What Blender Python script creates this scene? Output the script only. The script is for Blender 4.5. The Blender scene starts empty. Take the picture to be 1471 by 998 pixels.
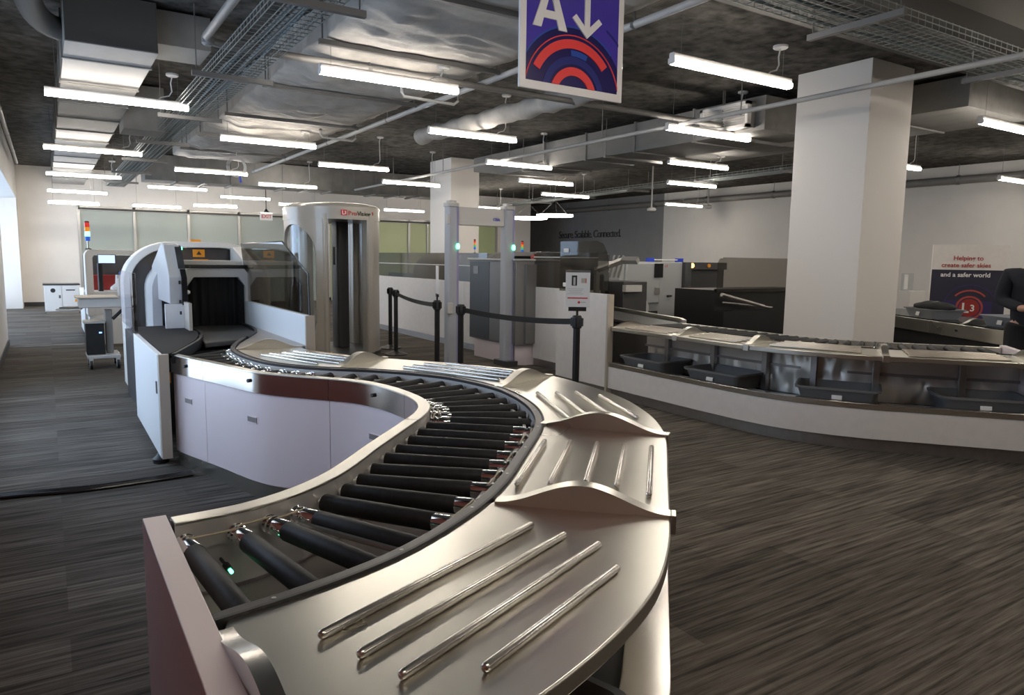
import bpy, bmesh, math, random
from mathutils import Vector, Matrix, noise
random.seed(7)
PI = math.pi
sc = bpy.context.scene
COL = sc.collection

# ------------------------------------------------------------------ camera
F, CX, CY, CH = 1040.0, 735.5, 499.0, 1.42
YAW, PITCH, ROLL = math.radians(-32.67), math.radians(6.99), math.radians(0.81)
_c, _s = math.cos(YAW), math.sin(YAW)
R0 = Vector((_c, _s, 0)); HF = Vector((-_s, _c, 0))
cp, sp = math.cos(PITCH), math.sin(PITCH)
FW = Vector((HF.x*cp, HF.y*cp, -sp)); UP = Vector((HF.x*sp, HF.y*sp, cp))
cr, sr = math.cos(ROLL), math.sin(ROLL)
RT = R0*cr + UP*sr; UU = UP*cr - R0*sr
cam_d = bpy.data.cameras.new('camera'); cam = bpy.data.objects.new('camera', cam_d); COL.objects.link(cam)
M = Matrix((RT, UU, -FW)).transposed().to_4x4(); M.translation = (0, 0, CH); cam.matrix_world = M
cam_d.sensor_width = 36; cam_d.lens = F/1471*36; cam_d.clip_start = .05; cam_d.clip_end = 200
sc.camera = cam

def at(px, py, z):
    """the spot of the room at height z that was measured at this photo point"""
    d = FW + RT*((px-CX)/F) - UU*((py-CY)/F)
    t = (z-CH)/d.z
    return Vector((d.x*t, d.y*t, z))

# ------------------------------------------------------------------ materials
MATS = {}
def mat(name, col, rough=.5, metal=0., spec=.5, emit=None, estr=0., coat=0.):
    m = bpy.data.materials.new(name); m.use_nodes = True
    b = m.node_tree.nodes['Principled BSDF']
    b.inputs['Base Color'].default_value = (*col, 1); b.inputs['Roughness'].default_value = rough
    b.inputs['Metallic'].default_value = metal; b.inputs['Specular IOR Level'].default_value = spec
    b.inputs['Coat Weight'].default_value = coat
    if emit: b.inputs['Emission Color'].default_value = (*emit, 1); b.inputs['Emission Strength'].default_value = estr
    MATS[name] = m
    return m
def nodes(m): return m.node_tree.nodes, m.node_tree.links, m.node_tree.nodes['Principled BSDF']
def mottle(m, scale, amount, stretch=(1, 1, 1), bump=0., rvar=0., detail=4):
    """procedural variation of colour, roughness and relief"""
    N, L, b = nodes(m)
    tc = N.new('ShaderNodeTexCoord'); mp = N.new('ShaderNodeMapping'); mp.inputs['Scale'].default_value = stretch
    nz = N.new('ShaderNodeTexNoise'); nz.inputs['Scale'].default_value = scale; nz.inputs['Detail'].default_value = detail
    L.new(tc.outputs['Object'], mp.inputs[0]); L.new(mp.outputs[0], nz.inputs['Vector'])
    base = b.inputs['Base Color'].default_value[:]
    if amount:
        rp = N.new('ShaderNodeValToRGB'); rp.color_ramp.elements[0].position = .3; rp.color_ramp.elements[1].position = .7
        rp.color_ramp.elements[0].color = tuple(c*(1-amount) for c in base[:3])+(1,)
        rp.color_ramp.elements[1].color = tuple(min(1, c*(1+amount)) for c in base[:3])+(1,)
        L.new(nz.outputs[0], rp.inputs[0]); L.new(rp.outputs[0], b.inputs['Base Color'])
    if rvar:
        r = b.inputs['Roughness'].default_value
        mr = N.new('ShaderNodeMapRange'); mr.inputs['To Min'].default_value = max(.02, r-rvar); mr.inputs['To Max'].default_value = r+rvar
        L.new(nz.outputs[0], mr.inputs[0]); L.new(mr.outputs[0], b.inputs['Roughness'])
    if bump:
        bp = N.new('ShaderNodeBump'); bp.inputs['Strength'].default_value = bump; bp.inputs['Distance'].default_value = .01
        L.new(nz.outputs[0], bp.inputs['Height']); L.new(bp.outputs[0], b.inputs['Normal'])
    return m

mottle(mat('steel', (.66, .635, .565), .285, 1.), 2.2, .05, (1, 1, 1), 0, .035, 2)
mottle(mat('steel_polished', (.64, .61, .56), .24, 1.), 3, .04, (1, 1, .2), 0, .03, 2)
mottle(mat('steel_dull', (.42, .40, .38), .42, 1.), 20, .08, (1, 1, 1), .02, .08)
mat('chrome', (.8, .8, .8), .08, 1.); mat('steel_band', (.62, .59, .55), .16, 1.); mat('bar_far', (.60, .545, .47), .42, 1.); mat('concrete', (.10, .094, .086), .85)
mat('strip_dark', (.06, .057, .055), .38, .6)
mat('rubber', (.012, .012, .012), .5)
mottle(mat('sleeve', (.014, .014, .014), .55, spec=.35), 60, .3, (1, 1, 1), .03)
mat('black', (.010, .010, .010), .45)
mat('black_gloss', (.012, .012, .013), .2)
mottle(mat('curtain', (.006, .006, .006), .8), 40, .3, (4, 4, .2), .2)
mat('laminate', (.79, .69, .69), .38)  # white laminate; pink cast of the surrounding light put into its colour
mottle(mat('laminate_warm', (.76, .71, .66), .45), 14, .03)
mat('white_gloss', (.80, .80, .79), .3)
mat('seam', (.12, .11, .11), .6)
mat('pan', (.30, .27, .255), .4, .5)
mat('pan_wall', (.60, .58, .55), .4, .6)
mat('belt', (.055, .053, .050), .55)
mat('o_ring', (.45, .38, .26), .5)
mat('slab_dark', (.040, .037, .035), .75, spec=.12)
mottle(mat('wall_white', (.74, .71, .67), .8), 3, .02, bump=.02)
mottle(mat('wall_grey', (.25, .25, .255), .75), 3, .05, bump=.02)
mat('wall_red', (.20, .06, .05), .6); mat('wall_brown', (.06, .03, .025), .6)
mat('column_white', (.78, .745, .70), .7)
mat('baseboard', (.035, .033, .032), .5)
mottle(mat('duct', (.30, .29, .275), .55, .15), 5, .12, (1, .4, 1), .02, .08)
mottle(mat('duct_grey', (.20, .193, .182), .65), 5, .14, (1, .4, 1), .03)
mottle(mat('wrap', (.40, .38, .35), .75), 6, .16, (1, 1, 1), 1.)
mat('pipe', (.22, .21, .20), .55, .2)
mat('pipe_white', (.46, .45, .43), .6)
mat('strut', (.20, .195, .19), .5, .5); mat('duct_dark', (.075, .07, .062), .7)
mat('tray_wire', (.30, .33, .32), .45, .6)
mat('cable_blue', (.16, .22, .24), .6)
mat('cable_grey', (.17, .17, .165), .6)
mat('fixture', (.62, .60, .58), .45)
mat('cord', (.70, .69, .66), .6)
mat('lamp', (.9, .9, .9), .5, emit=(1., .92, .82), estr=34.)
mat('lamp_ring', (.9, .9, .9), .5, emit=(1., .93, .84), estr=14.)
mat('grey_metal', (.42, .405, .375), .4, .55)
mottle(mat('scanner_shell', (.42, .395, .35), .30, .12, coat=.25), 4, .03)
mat('grey_light', (.52, .51, .49), .4)
mat('machine_white', (.70, .68, .64), .4)
mat('machine_blue', (.44, .455, .46), .4)
mat('machine_dark', (.05, .05, .052), .4)
mat('smoke_panel', (.075, .065, .06), .22, coat=.2)
mat('cab_dark', (.10, .105, .11), .35, .5)
mat('cab_mid', (.25, .245, .24), .35, .5)
mat('bin', (.165, .168, .168), .5)
mat('bin_light', (.25, .27, .29), .5)
mat('paper', (.80, .79, .77), .7)
mat('ink', (.02, .02, .02), .6)
mat('ink_grey', (.05, .05, .052), .6)
mat('ink_red', (.62, .03, .03), .5); mat('red_dark', (.30, .02, .015), .5)
mat('ink_red_dull', (.40, .06, .05), .6)
mat('orange', (.85, .33, .02), .5)
mat('red', (.6, .02, .02), .45)
mat('blue', (.02, .06, .6), .4)
mat('det_grey', (.44, .455, .50), .42)
mat('det_violet', (.33, .31, .52), .4)
mat('det_beam', (.62, .60, .57), .45)
mat('led_green', (.1, .9, .4), .4, emit=(.1, 1., .45), estr=6)
mat('led_amber', (.9, .5, .1), .4, emit=(1., .45, .08), estr=7)
mat('led_white', (.9, .9, .9), .4, emit=(1., .97, .9), estr=5)
mat('led_blue', (.1, .2, .9), .4, emit=(.15, .3, 1.), estr=4)
mat('tower_red', (.7, .03, .02), .3, emit=(1., .05, .03), estr=.25)
mat('tower_orange', (.85, .30, .02), .3, emit=(1., .35, .02), estr=.3)
mat('tower_green', (.05, .45, .15), .3, emit=(.1, .9, .4), estr=.25)
mat('tower_blue', (.02, .10, .6), .3, emit=(.05, .2, 1.), estr=.25)
mat('screen', (.1, .1, .12), .2, emit=(.55, .70, 1.), estr=1.1)
mat('screen_dim', (.02, .02, .03), .15, emit=(.1, .2, .6), estr=.5)
mat('sign_white', (.88, .86, .86), .25, coat=.6)
mat('sign_indigo', (.022, .016, .115), .2, coat=.6)
mat('sign_violet', (.075, .05, .42), .2, coat=.6)
mat('sign_blue', (.035, .09, .42), .2, coat=.6)
mat('sign_midblue', (.03, .035, .21), .2, coat=.6)
mat('sign_red', (.90, .075, .075), .2, coat=.6)
mat('poster_navy', (.018, .016, .04), .5)
mat('poster_violet', (.03, .018, .10), .5)
mat('cloth_navy', (.010, .011, .017), .85)
mat('cloth_black', (.008, .008, .009), .85)
mat('skin', (.50, .28, .20), .5)
mat('hair', (.03, .02, .015), .6)
mat('mullion', (.40, .39, .37), .4, .5)
mat('pane_frost', (.33, .37, .34), .42)
mat('pane_lime', (.42, .47, .26), .42)
mat('daylight', (.8, .9, 1.), .5, emit=(.55, .73, 1.), estr=2.4)
mat('desk_blue', (.12, .22, .30), .5); mat('tan', (.52, .46, .38), .5, .2)

def glass(name, tint, refl=.1, rough=.03):
    m = bpy.data.materials.new(name); m.use_nodes = True
    N, L = m.node_tree.nodes, m.node_tree.links
    N.remove(N['Principled BSDF'])
    out = N['Material Output']
    t = N.new('ShaderNodeBsdfTransparent'); t.inputs[0].default_value = (*tint, 1)
    g = N.new('ShaderNodeBsdfGlossy'); g.inputs['Roughness'].default_value = rough; g.inputs[0].default_value = (1, 1, 1, 1)
    lw = N.new('ShaderNodeLayerWeight'); lw.inputs[0].default_value = .5
    pw = N.new('ShaderNodeMath'); pw.operation = 'POWER'; pw.inputs[1].default_value = 4.
    fr = N.new('ShaderNodeMath'); fr.operation = 'MULTIPLY_ADD'; fr.inputs[1].default_value = refl*6; fr.inputs[2].default_value = .035
    L.new(lw.outputs['Facing'], pw.inputs[0]); L.new(pw.outputs[0], fr.inputs[0])
    mx = N.new('ShaderNodeMixShader')
    L.new(fr.outputs[0], mx.inputs[0]); L.new(t.outputs[0], mx.inputs[1]); L.new(g.outputs[0], mx.inputs[2])
    L.new(mx.outputs[0], out.inputs[0]); MATS[name] = m
glass('glass_clear', (.90, .92, .93))
glass('glass_smoke', (.62, .60, .57))
glass('glass_dark', (.50, .49, .47))
glass('glass_violet', (.86, .85, .88), .02)

# carpet planks
m = mat('carpet', (.06, .055, .05), .95, spec=.15)
N, L, b = nodes(m)
tc = N.new('ShaderNodeTexCoord')
br = N.new('ShaderNodeTexBrick'); br.offset = .37; br.inputs['Scale'].default_value = 1
br.inputs['Color1'].default_value = (.080, .071, .062, 1); br.inputs['Color2'].default_value = (.134, .119, .104, 1)
br.inputs['Mortar'].default_value = (.085, .076, .067, 1); br.inputs['Mortar Size'].default_value = .0004; br.offset_frequency = 3
br.inputs['Brick Width'].default_value = 1.0; br.inputs['Row Height'].default_value = .25; br.inputs['Bias'].default_value = -.1
L.new(tc.outputs['Object'], br.inputs['Vector'])
mp = N.new('ShaderNodeMapping'); mp.inputs['Scale'].default_value = (1.1, 26, 1); L.new(tc.outputs['Object'], mp.inputs[0])
nz = N.new('ShaderNodeTexNoise'); nz.inputs['Scale'].default_value = 1.6; nz.inputs['Detail'].default_value = 5; nz.inputs['Roughness'].default_value = .65
L.new(mp.outputs[0], nz.inputs['Vector'])
rp = N.new('ShaderNodeValToRGB'); rp.color_ramp.elements[0].position = .36; rp.color_ramp.elements[1].position = .66
rp.color_ramp.elements[0].color = (.42, .41, .40, 1); rp.color_ramp.elements[1].color = (1.75, 1.72, 1.66, 1)
L.new(nz.outputs[0], rp.inputs[0])
mx = N.new('ShaderNodeMix'); mx.data_type = 'RGBA'; mx.blend_type = 'MULTIPLY'; mx.inputs[0].default_value = 1
L.new(br.outputs[0], mx.inputs[6]); L.new(rp.outputs[0], mx.inputs[7]); L.new(mx.outputs[2], b.inputs['Base Color'])
n2 = N.new('ShaderNodeTexNoise'); n2.inputs['Scale'].default_value = 260
L.new(tc.outputs['Object'], n2.inputs['Vector'])
bp = N.new('ShaderNodeBump'); bp.inputs['Strength'].default_value = .5; bp.inputs['Distance'].default_value = .004
L.new(n2.outputs[0], bp.inputs['Height']); L.new(bp.outputs[0], b.inputs['Normal'])

# sprayed ceiling deck
m = mat('deck', (.085, .080, .073), .95, spec=.1)
mottle(m, 7, .55, (1, 1, 1), .9, 0, 9)

# ------------------------------------------------------------------ mesh builder
def V2(p): return Vector((p[0], p[1]))
class MB:
    def __init__(s): s.bm = bmesh.new()
    def face(s, pts):
        vs = [s.bm.verts.new(p) for p in pts]
        return s.bm.faces.new(vs)
    def box(s, x0, x1, y0, y1, z0, z1):
        return s.prism([(x0, y0), (x1, y0), (x1, y1), (x0, y1)], z0, z1)
    def obox(s, c, size, rz=0, mtx=None):
        r = bmesh.ops.create_cube(s.bm, size=1)
        mm = Matrix.Translation(c) @ (mtx.to_4x4() if mtx else Matrix.Rotation(rz, 4, 'Z')) @ Matrix.Diagonal((*size, 1))
        bmesh.ops.transform(s.bm, matrix=mm, verts=r['verts']); return s
    def prism(s, pts, z0, z1):
        a = [s.bm.verts.new((p[0], p[1], z0)) for p in pts]; b = [s.bm.verts.new((p[0], p[1], z1)) for p in pts]
        n = len(pts)
        s.bm.faces.new(a[::-1]); s.bm.faces.new(b)
        for i in range(n): s.bm.faces.new((a[i], a[(i+1) % n], b[(i+1) % n], b[i]))
        return s
    def prism_x(s, yz, x0, x1):
        a = [s.bm.verts.new((x0, p[0], p[1])) for p in yz]; b = [s.bm.verts.new((x1, p[0], p[1])) for p in yz]
        n = len(yz); s.bm.faces.new(a[::-1]); s.bm.faces.new(b)
        for i in range(n): s.bm.faces.new((a[i], a[(i+1) % n], b[(i+1) % n], b[i]))
        return s
    def prism_y(s, xz, y0, y1):
        a = [s.bm.verts.new((p[0], y0, p[1])) for p in xz]; b = [s.bm.verts.new((p[0], y1, p[1])) for p in xz]
        n = len(xz); s.bm.faces.new(a[::-1]); s.bm.faces.new(b)
        for i in range(n): s.bm.faces.new((a[i], a[(i+1) % n], b[(i+1) % n], b[i]))
        return s
    def ring_y(s, outer, inner, y0, y1):
        """portal frame between two equal-length open outlines (x, z), closed between their feet"""
        n = len(outer); R = []
        for o in (outer, inner):
            for y in (y0, y1): R.append([s.bm.verts.new((p[0], y, p[1])) for p in o])
        oa, ob, ia, ib = R
        for i in range(n-1):
            s.bm.faces.new((oa[i], oa[i+1], ob[i+1], ob[i])); s.bm.faces.new((ia[i+1], ia[i], ib[i], ib[i+1]))
            s.bm.faces.new((oa[i+1], oa[i], ia[i], ia[i+1])); s.bm.faces.new((ob[i], ob[i+1], ib[i+1], ib[i]))
        for i in (0, n-1): s.bm.faces.new((oa[i], ob[i], ib[i], ia[i]))
        return s
    def tube(s, path, r, n=8, cap=True):
        path = [Vector(p) for p in path]; rings = []
        up = Vector((0, 0, 1))
        for i, p in enumerate(path):
            t = (path[min(i+1, len(path)-1)] - path[max(i-1, 0)]).normalized()
            u = t.cross(up)
            if u.length < 1e-3: u = t.cross(Vector((1, 0, 0)))
            u.normalize(); w = u.cross(t).normalized()
            rr = r[i] if isinstance(r, (list, tuple)) else r
            rings.append([s.bm.verts.new(p + (u*math.cos(2*PI*k/n) + w*math.sin(2*PI*k/n))*rr) for k in range(n)])
        for a, b in zip(rings, rings[1:]):
            for k in range(n): s.bm.faces.new((a[k], a[(k+1) % n], b[(k+1) % n], b[k]))
        if cap: s.bm.faces.new(rings[0][::-1]); s.bm.faces.new(rings[-1])
        return s
    def lathe(s, c, prof, n=24):
        rings = []
        for r, z in prof:
            rings.append([s.bm.verts.new((c[0]+r*math.cos(2*PI*k/n), c[1]+r*math.sin(2*PI*k/n), c[2]+z)) for k in range(n)])
        for a, b in zip(rings, rings[1:]):
            for k in range(n): s.bm.faces.new((a[k], a[(k+1) % n], b[(k+1) % n], b[k]))
        s.bm.faces.new(rings[0][::-1]); s.bm.faces.new(rings[-1]); return s
    def sweep(s, path, prof, closed_ends=True):
        """profile [(offset to the left of travel, z)] carried along a plan curve"""
        nr = normals(path); rings = []
        for p, q in zip(path, nr):
            rings.append([s.bm.verts.new((p[0]+q[0]*o, p[1]+q[1]*o, z)) for o, z in prof])
        n = len(prof)
        for a, b in zip(rings, rings[1:]):
            for k in range(n): s.bm.faces.new((a[k], a[(k+1) % n], b[(k+1) % n], b[k]))
        if closed_ends: s.bm.faces.new(rings[0][::-1]); s.bm.faces.new(rings[-1])
        return s
    def build(s, name, m, parent=None, bevel=0, seg=2, angle=35, flat=False):
        bm = s.bm
        bmesh.ops.remove_doubles(bm, verts=bm.verts, dist=1e-5)
        bmesh.ops.recalc_face_normals(bm, faces=bm.faces)
        off = Vector((0, 0, 0)); q = parent
        while q: off += q.location; q = q.parent
        bmesh.ops.translate(bm, verts=bm.verts, vec=-off)
        me = bpy.data.meshes.new(name); bm.to_mesh(me); bm.free()
        if not flat:
            me.polygons.foreach_set('use_smooth', [True]*len(me.polygons)); me.set_sharp_from_angle(angle=math.radians(angle))
        me.materials.append(MATS[m] if isinstance(m, str) else m)
        o = bpy.data.objects.new(name, me); COL.objects.link(o)
        if parent: o.parent = parent
        if bevel:
            md = o.modifiers.new('bevel', 'BEVEL'); md.width = bevel; md.segments = seg; md.limit_method = 'ANGLE'; md.angle_limit = math.radians(40)
        return o
def normals(path):
    out = []
    for i in range(len(path)):
        t = V2(path[min(i+1, len(path)-1)]) - V2(path[max(i-1, 0)])
        t.normalize(); out.append(Vector((-t.y, t.x)))
    return out
def catmull(pts, step=.02):
    P = [V2(p) for p in pts]; P = [2*P[0]-P[1]] + P + [2*P[-1]-P[-2]]; out = []
    for i in range(1, len(P)-2):
        p0, p1, p2, p3 = P[i-1:i+3]
        for k in range(24):
            t = k/24
            out.append(.5*((2*p1)+(p2-p0)*t+(2*p0-5*p1+4*p2-p3)*t*t+(3*p1-p0-3*p2+p3)*t**3))
    out.append(P[-2]); return resample(out, step)
def arclen(path):
    s = [0]
    for a, b in zip(path, path[1:]): s.append(s[-1]+(V2(b)-V2(a)).length)
    return s
def resample(path, step):
    s = arclen(path); n = max(2, int(s[-1]/step)); return [point_at(path, s, s[-1]*i/n) for i in range(n+1)]
def point_at(path, s, d):
    d = min(max(d, 0), s[-1])
    for i in range(len(s)-1):
        if d <= s[i+1]: 
            k = (d-s[i])/max(1e-9, s[i+1]-s[i]); return V2(path[i]).lerp(V2(path[i+1]), k)
    return V2(path[-1])
def nearest(path, p):
    p = V2(p); i = min(range(len(path)), key=lambda k: (V2(path[k])-p).length_squared); return i
def offset(path, d):
    return [V2(p)+n*d for p, n in zip(path, normals(path))]
def smooth(path, it=8):
    P = [V2(p) for p in path]
    for _ in range(it): P = [P[0]] + [(P[i-1]+2*P[i]+P[i+1])/4 for i in range(1, len(P)-1)] + [P[-1]]
    return P
def rrect(x0, x1, y0, y1, r, n=5):
    out = []
    for cx, cy, a in ((x1-r, y0+r, -90), (x1-r, y1-r, 0), (x0+r, y1-r, 90), (x0+r, y0+r, 180)):
        for k in range(n+1):
            t = math.radians(a+90*k/n); out.append((cx+r*math.cos(t), cy+r*math.sin(t)))
    return out
def arch(x0, x1, z0, z1, r, n=8):
    """open outline up one side, over rounded shoulders and down the other"""
    o = [(x0, z0)]
    for k in range(n+1):
        t = PI - PI/2*k/n; o.append((x0+r[0]+r[0]*math.cos(t), z1-r[1]+r[1]*math.sin(t)))
    for k in range(n+1):
        t = PI/2 - PI/2*k/n; o.append((x1-r[0]+r[0]*math.cos(t), z1-r[1]+r[1]*math.sin(t)))
    return o + [(x1, z0)]

def tag(o, label, cat, group=None):
    o['label'] = label; o['category'] = cat
    if group: o['group'] = group
    return o
def thing(name, label, cat, loc, group=None):
    o = bpy.data.objects.new(name, None); COL.objects.link(o); o.location = loc; o.empty_display_size = .1
    return tag(o, label, cat, group)
def struct(name, mb, m, **k):
    o = mb.build(name, m, **k); o['kind'] = 'structure'; return o
def copy_tree(o, parent=None):
    c = o.copy(); COL.objects.link(c)
    if parent: c.parent = parent
    for ch in list(o.children): copy_tree(ch, c)
    return c
def text_mesh(txt, size, m, name, parent, origin, u, v, depth=.002, bold=False, spacing=1.):
    """lettering as a thin mesh: origin is the lower left, u along the line, v upwards (world axes)"""
    cu = bpy.data.curves.new('lettering', 'FONT'); cu.body = txt; cu.size = size; cu.extrude = depth; cu.resolution_u = 3
    cu.space_character = spacing
    if bold: cu.offset = size*.018
    t = bpy.data.objects.new('lettering', cu); COL.objects.link(t)
    dg = bpy.context.evaluated_depsgraph_get(); dg.update()
    me = bpy.data.meshes.new_from_object(t.evaluated_get(dg)); bpy.data.objects.remove(t); bpy.data.curves.remove(cu)
    u = Vector(u).normalized(); v = Vector(v).normalized(); w = u.cross(v)
    mm = Matrix((u, v, w)).transposed().to_4x4(); mm.translation = Vector(origin)
    me.transform(mm)
    q = parent; off = Vector((0, 0, 0))
    while q: off += q.location; q = q.parent
    me.transform(Matrix.Translation(-off))
    me.name = name; me.materials.clear(); me.materials.append(MATS[m])
    o = bpy.data.objects.new(name, me); COL.objects.link(o)
    if parent: o.parent = parent
    return o
# ================================================================== the room
HC = 3.65
XL, XR, YB = -.55, 17.5, 23.0
struct('floor', MB().box(-2.2, 19, -4.2, 27, -.1, 0), 'carpet', flat=True)
struct('ceiling', MB().box(-2.2, 19, -4.2, 27, HC, HC+.15), 'deck', flat=True)
# window side: wall with openings, panes of daylight set back in them
spans = [(-4.2, 3.0), (5.0, 5.3), (9.0, 13.4), (22.0, 23.15)]
struct('wall_left_red', MB().box(XL-.45, XL, -4.2, 3.0, 0, HC).box(XL-.45, XL, 3.0, 5.0, 0, .95), 'wall_red', flat=True)
w = MB(); 
for k_, (y0, y1) in enumerate(spans[1:]): w.box(XL-(1.1 if k_ else .45), XL, y0, y1, 0, HC)
struct('wall_left', w, 'wall_white', flat=True)
h = MB(); sil = MB()
for (a, b) in zip(spans, spans[1:]):
    h.box(XL-(1.1 if a[1] > 10 else .45), XL, a[1], b[0], 2.75, HC)
struct('trim_1', h, 'wall_white', flat=True)
for k, (a, b) in enumerate(zip(spans, spans[1:])):
    if k == 2: 
        z0 = .12
    else: z0 = (.95, .25)[k]
    xo = .66 if k == 2 else 0
    struct('window_%d' % (10+k), MB().box(XL-.44-xo, XL-.40-xo, a[1], b[0], z0, 2.75), 'daylight', flat=True)
    if k: sil.box(XL-.45-xo, XL-(xo if k == 2 else 0), a[1], b[0], 0, z0)
struct('trim_2', sil, 'wall_white', flat=True)
bb = MB()
for y0, y1 in ((5.0, 5.3), (9.0, 13.4)): bb.box(XL, XL+.015, y0, y1+.0, 0, .1)
struct('baseboard_left', bb, 'baseboard', flat=True)
# back wall: white end panel, band over the glazed partition, white end by the grey wall
w = MB(); w.box(XL-.45, .80, YB, YB+.15, 0, 2.69); w.box(XL-.45, 15.5, YB, YB+.15, 2.69, HC); w.box(14.0, 15.5, YB, YB+.15, 0, 2.69)
w.box(15.35, 15.5, YB+.15, 26.2, 0, HC); w.box(15.35, XR+.2, 26.2, 26.35, 0, HC)
struct('wall_back', w, 'wall_white', flat=True)
struct('baseboard_back', MB().box(XL, .80, YB-.015, YB, 0, .1), 'baseboard', flat=True)
edges = [.80, 2.14, 3.54, 4.94, 6.35, 7.7, 9.1, 10.5, 11.2, 12.6, 14.0]
for i in range(len(edges)-1):
    lime = i >= 5
    struct('window_%d' % (i+20), MB().box(edges[i]+.03, edges[i+1]-.03, YB+.05, YB+.07, .1, 2.57), 'pane_lime' if lime else 'pane_frost', flat=True)
fr = MB()
for e in edges: fr.box(e-.035, e+.035, YB-.02, YB+.1, 0, 2.69)
fr.box(.80, 14.0, YB-.02, YB+.1, 2.57, 2.69); fr.box(.80, 14.0, YB-.02, YB+.1, 0, .1)
struct('trim_3', fr, 'mullion', flat=True)
tr = MB(); tr.box(.8, 14.0, YB-.05, YB-.02, 2.58, 2.63)
struct('trim_4', tr, 'baseboard', flat=True)
# right-hand wall: white, with the grey feature stretch at its far end
struct('wall_right', MB().box(XR, XR+.15, -4.2, 18.0, 0, HC), 'wall_white', flat=True)
struct('wall_right_grey', MB().box(XR+.01, XR+.15, 18.0, 26.2, 0, HC), 'wall_grey', flat=True)
struct('wall_front', MB().box(-2.2, 19, -4.2, -4.05, 0, HC), 'wall_brown', flat=True)
lt = thing('wall_lettering', 'dark lettering on the grey wall reading Secure. Scalable. Connected.', 'lettering', (XR, 22, 2.3))
text_mesh('Secure. Scalable. Connected.', .40, 'ink_grey', 'letters', lt, (XR-.005, 23.9, 2.26), (0, -1, 0), (0, 0, 1), .01, spacing=.84)

# columns
c = MB().box(7.70, 8.53, 4.81, 5.75, 0, HC); o = struct('column', c, 'column_white', bevel=.006)
tag(o, 'large white square column standing behind the curved bin lane', 'column')
c = MB().box(7.74, 8.47, 14.7, 15.75, 0, HC); o = struct('column.001', c, 'column_white', bevel=.006)
tag(o, 'white square column seen behind the walk-through metal detector', 'column')

# black strip across the carpet at the far bay and the floor cable
st = MB().box(XL, 2.6, 13.0, 13.09, 0, .006); o = struct('trim_5', st, 'baseboard', flat=True)
cb = MB(); pts = catmull([(-.9, 5.04), (-.3, 5.0), (.1, 4.93), (.45, 4.92), (.72, 4.95)], .05)
for dx, r in ((0, .014), (.028, .012), (-.026, .012)):
    cb.tube([(p.x, p.y+dx+.006*math.sin(p.x*9+dx*90), r) for p in pts], r, 8)
tag(cb.build('floor_cable', 'black_gloss'), 'bundle of black cables lying across the carpet to the conveyor base', 'cable')

# ================================================================== ceiling services
# silver rectangular duct
d = thing('air_duct', 'silver rectangular duct by the windows, with cross seams underneath', 'duct', (.6, 7.4, 3.2))
MB().box(.23, .95, 7.44, 22.6, 3.2, HC-.02).build('casing', 'duct', d); MB().box(.235, .945, 7.42, 7.445, 3.205, HC-.02).build('shaded_end', 'duct_dark', d)  # dark plate added on the front: shade of the unlit end put into colour
y = 8.05
while y < 21.5:
    MB().box(.215, .965, y-.018, y+.018, 3.186, HC-.03).build('joint_flange', 'duct_grey', d); y += 1.15
b = MB(); b.box(.95, 1.42, 7.55, 8.15, 3.32, HC-.03); b.build('branch_box', 'duct_grey', d)
b = MB(); b.box(.95, 1.45, 11.0, 11.6, 3.05, 3.62); b.build('branch_box', 'duct_grey', d)
# wrapped duct, sagging between straps
d = thing('wrapped_duct', 'broad duct wrapped in wrinkled grey insulation beside the cable tray', 'duct', (2.9, 8, 3.2))
bm = MB(); straps = [3.2, 4.9, 6.45, 8.4, 10.4, 12.4, 14.2, 15.6]
NX, NY = 40, 300
grid = []
for j in range(NY+1):
    y = 3.2 + (15.6-3.2)*j/NY; row = []
    k = max(i for i in range(len(straps)-1) if straps[i] <= y+1e-6)
    t = (y-straps[k])/(straps[k+1]-straps[k]); sag = math.sin(PI*t)**.6
    for i in range(NX+1):
        u = i/NX*3 # 0-1 left side up->down, 1-2 bottom, 2-3 right side
        X0, X1, ZB, ZT = 2.18, 3.86, 3.31, 3.63
        if u < 1: x, z, nx, nzv = X0, ZT+(ZB-ZT)*u, -1, 0
        elif u < 2: x, z, nx, nzv = X0+(X1-X0)*(u-1), ZB, 0, -1
        else: x, z, nx, nzv = X1, ZB+(ZT-ZB)*(u-2), 1, 0
        q = Vector((x*1.3, y*1.1, z*2)); wr = noise.noise(q*1.6)*.035 + noise.noise(Vector((q.x*2.5+q.y*3.2, q.y*6.5-q.x*2, z*4)))*.03
        wr = wr*1.3 + abs(noise.noise(Vector((x*2.2+y, y*2.6, 3.1))))*.05
        e = .055*sag + wr*sag
        edge = min(abs(u-1), abs(u-2)) < .08
        if nx: x += nx*e*.7
        if nzv: z += nzv*e*(.35 if edge else 1)
        row.append(bm.bm.verts.new((x, y, z)))
    grid.append(row)
for a, b in zip(grid, grid[1:]):
    for i in range(NX): bm.bm.faces.new((a[i], a[i+1], b[i+1], b[i]))
bm.bm.faces.new(grid[0]); bm.bm.faces.new(grid[-1][::-1])
bm.build('insulation', 'wrap', d, angle=180)
for y in straps[1:-1]:
    s = MB(); s.box(2.1, 3.94, y-.022, y+.022, 3.25, 3.295)
    for x in (2.13, 3.91): s.tube([(x, y, 3.25), (x, y, HC)], .008, 6)
    s.build('trapeze_hanger', 'strut', d)
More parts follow.
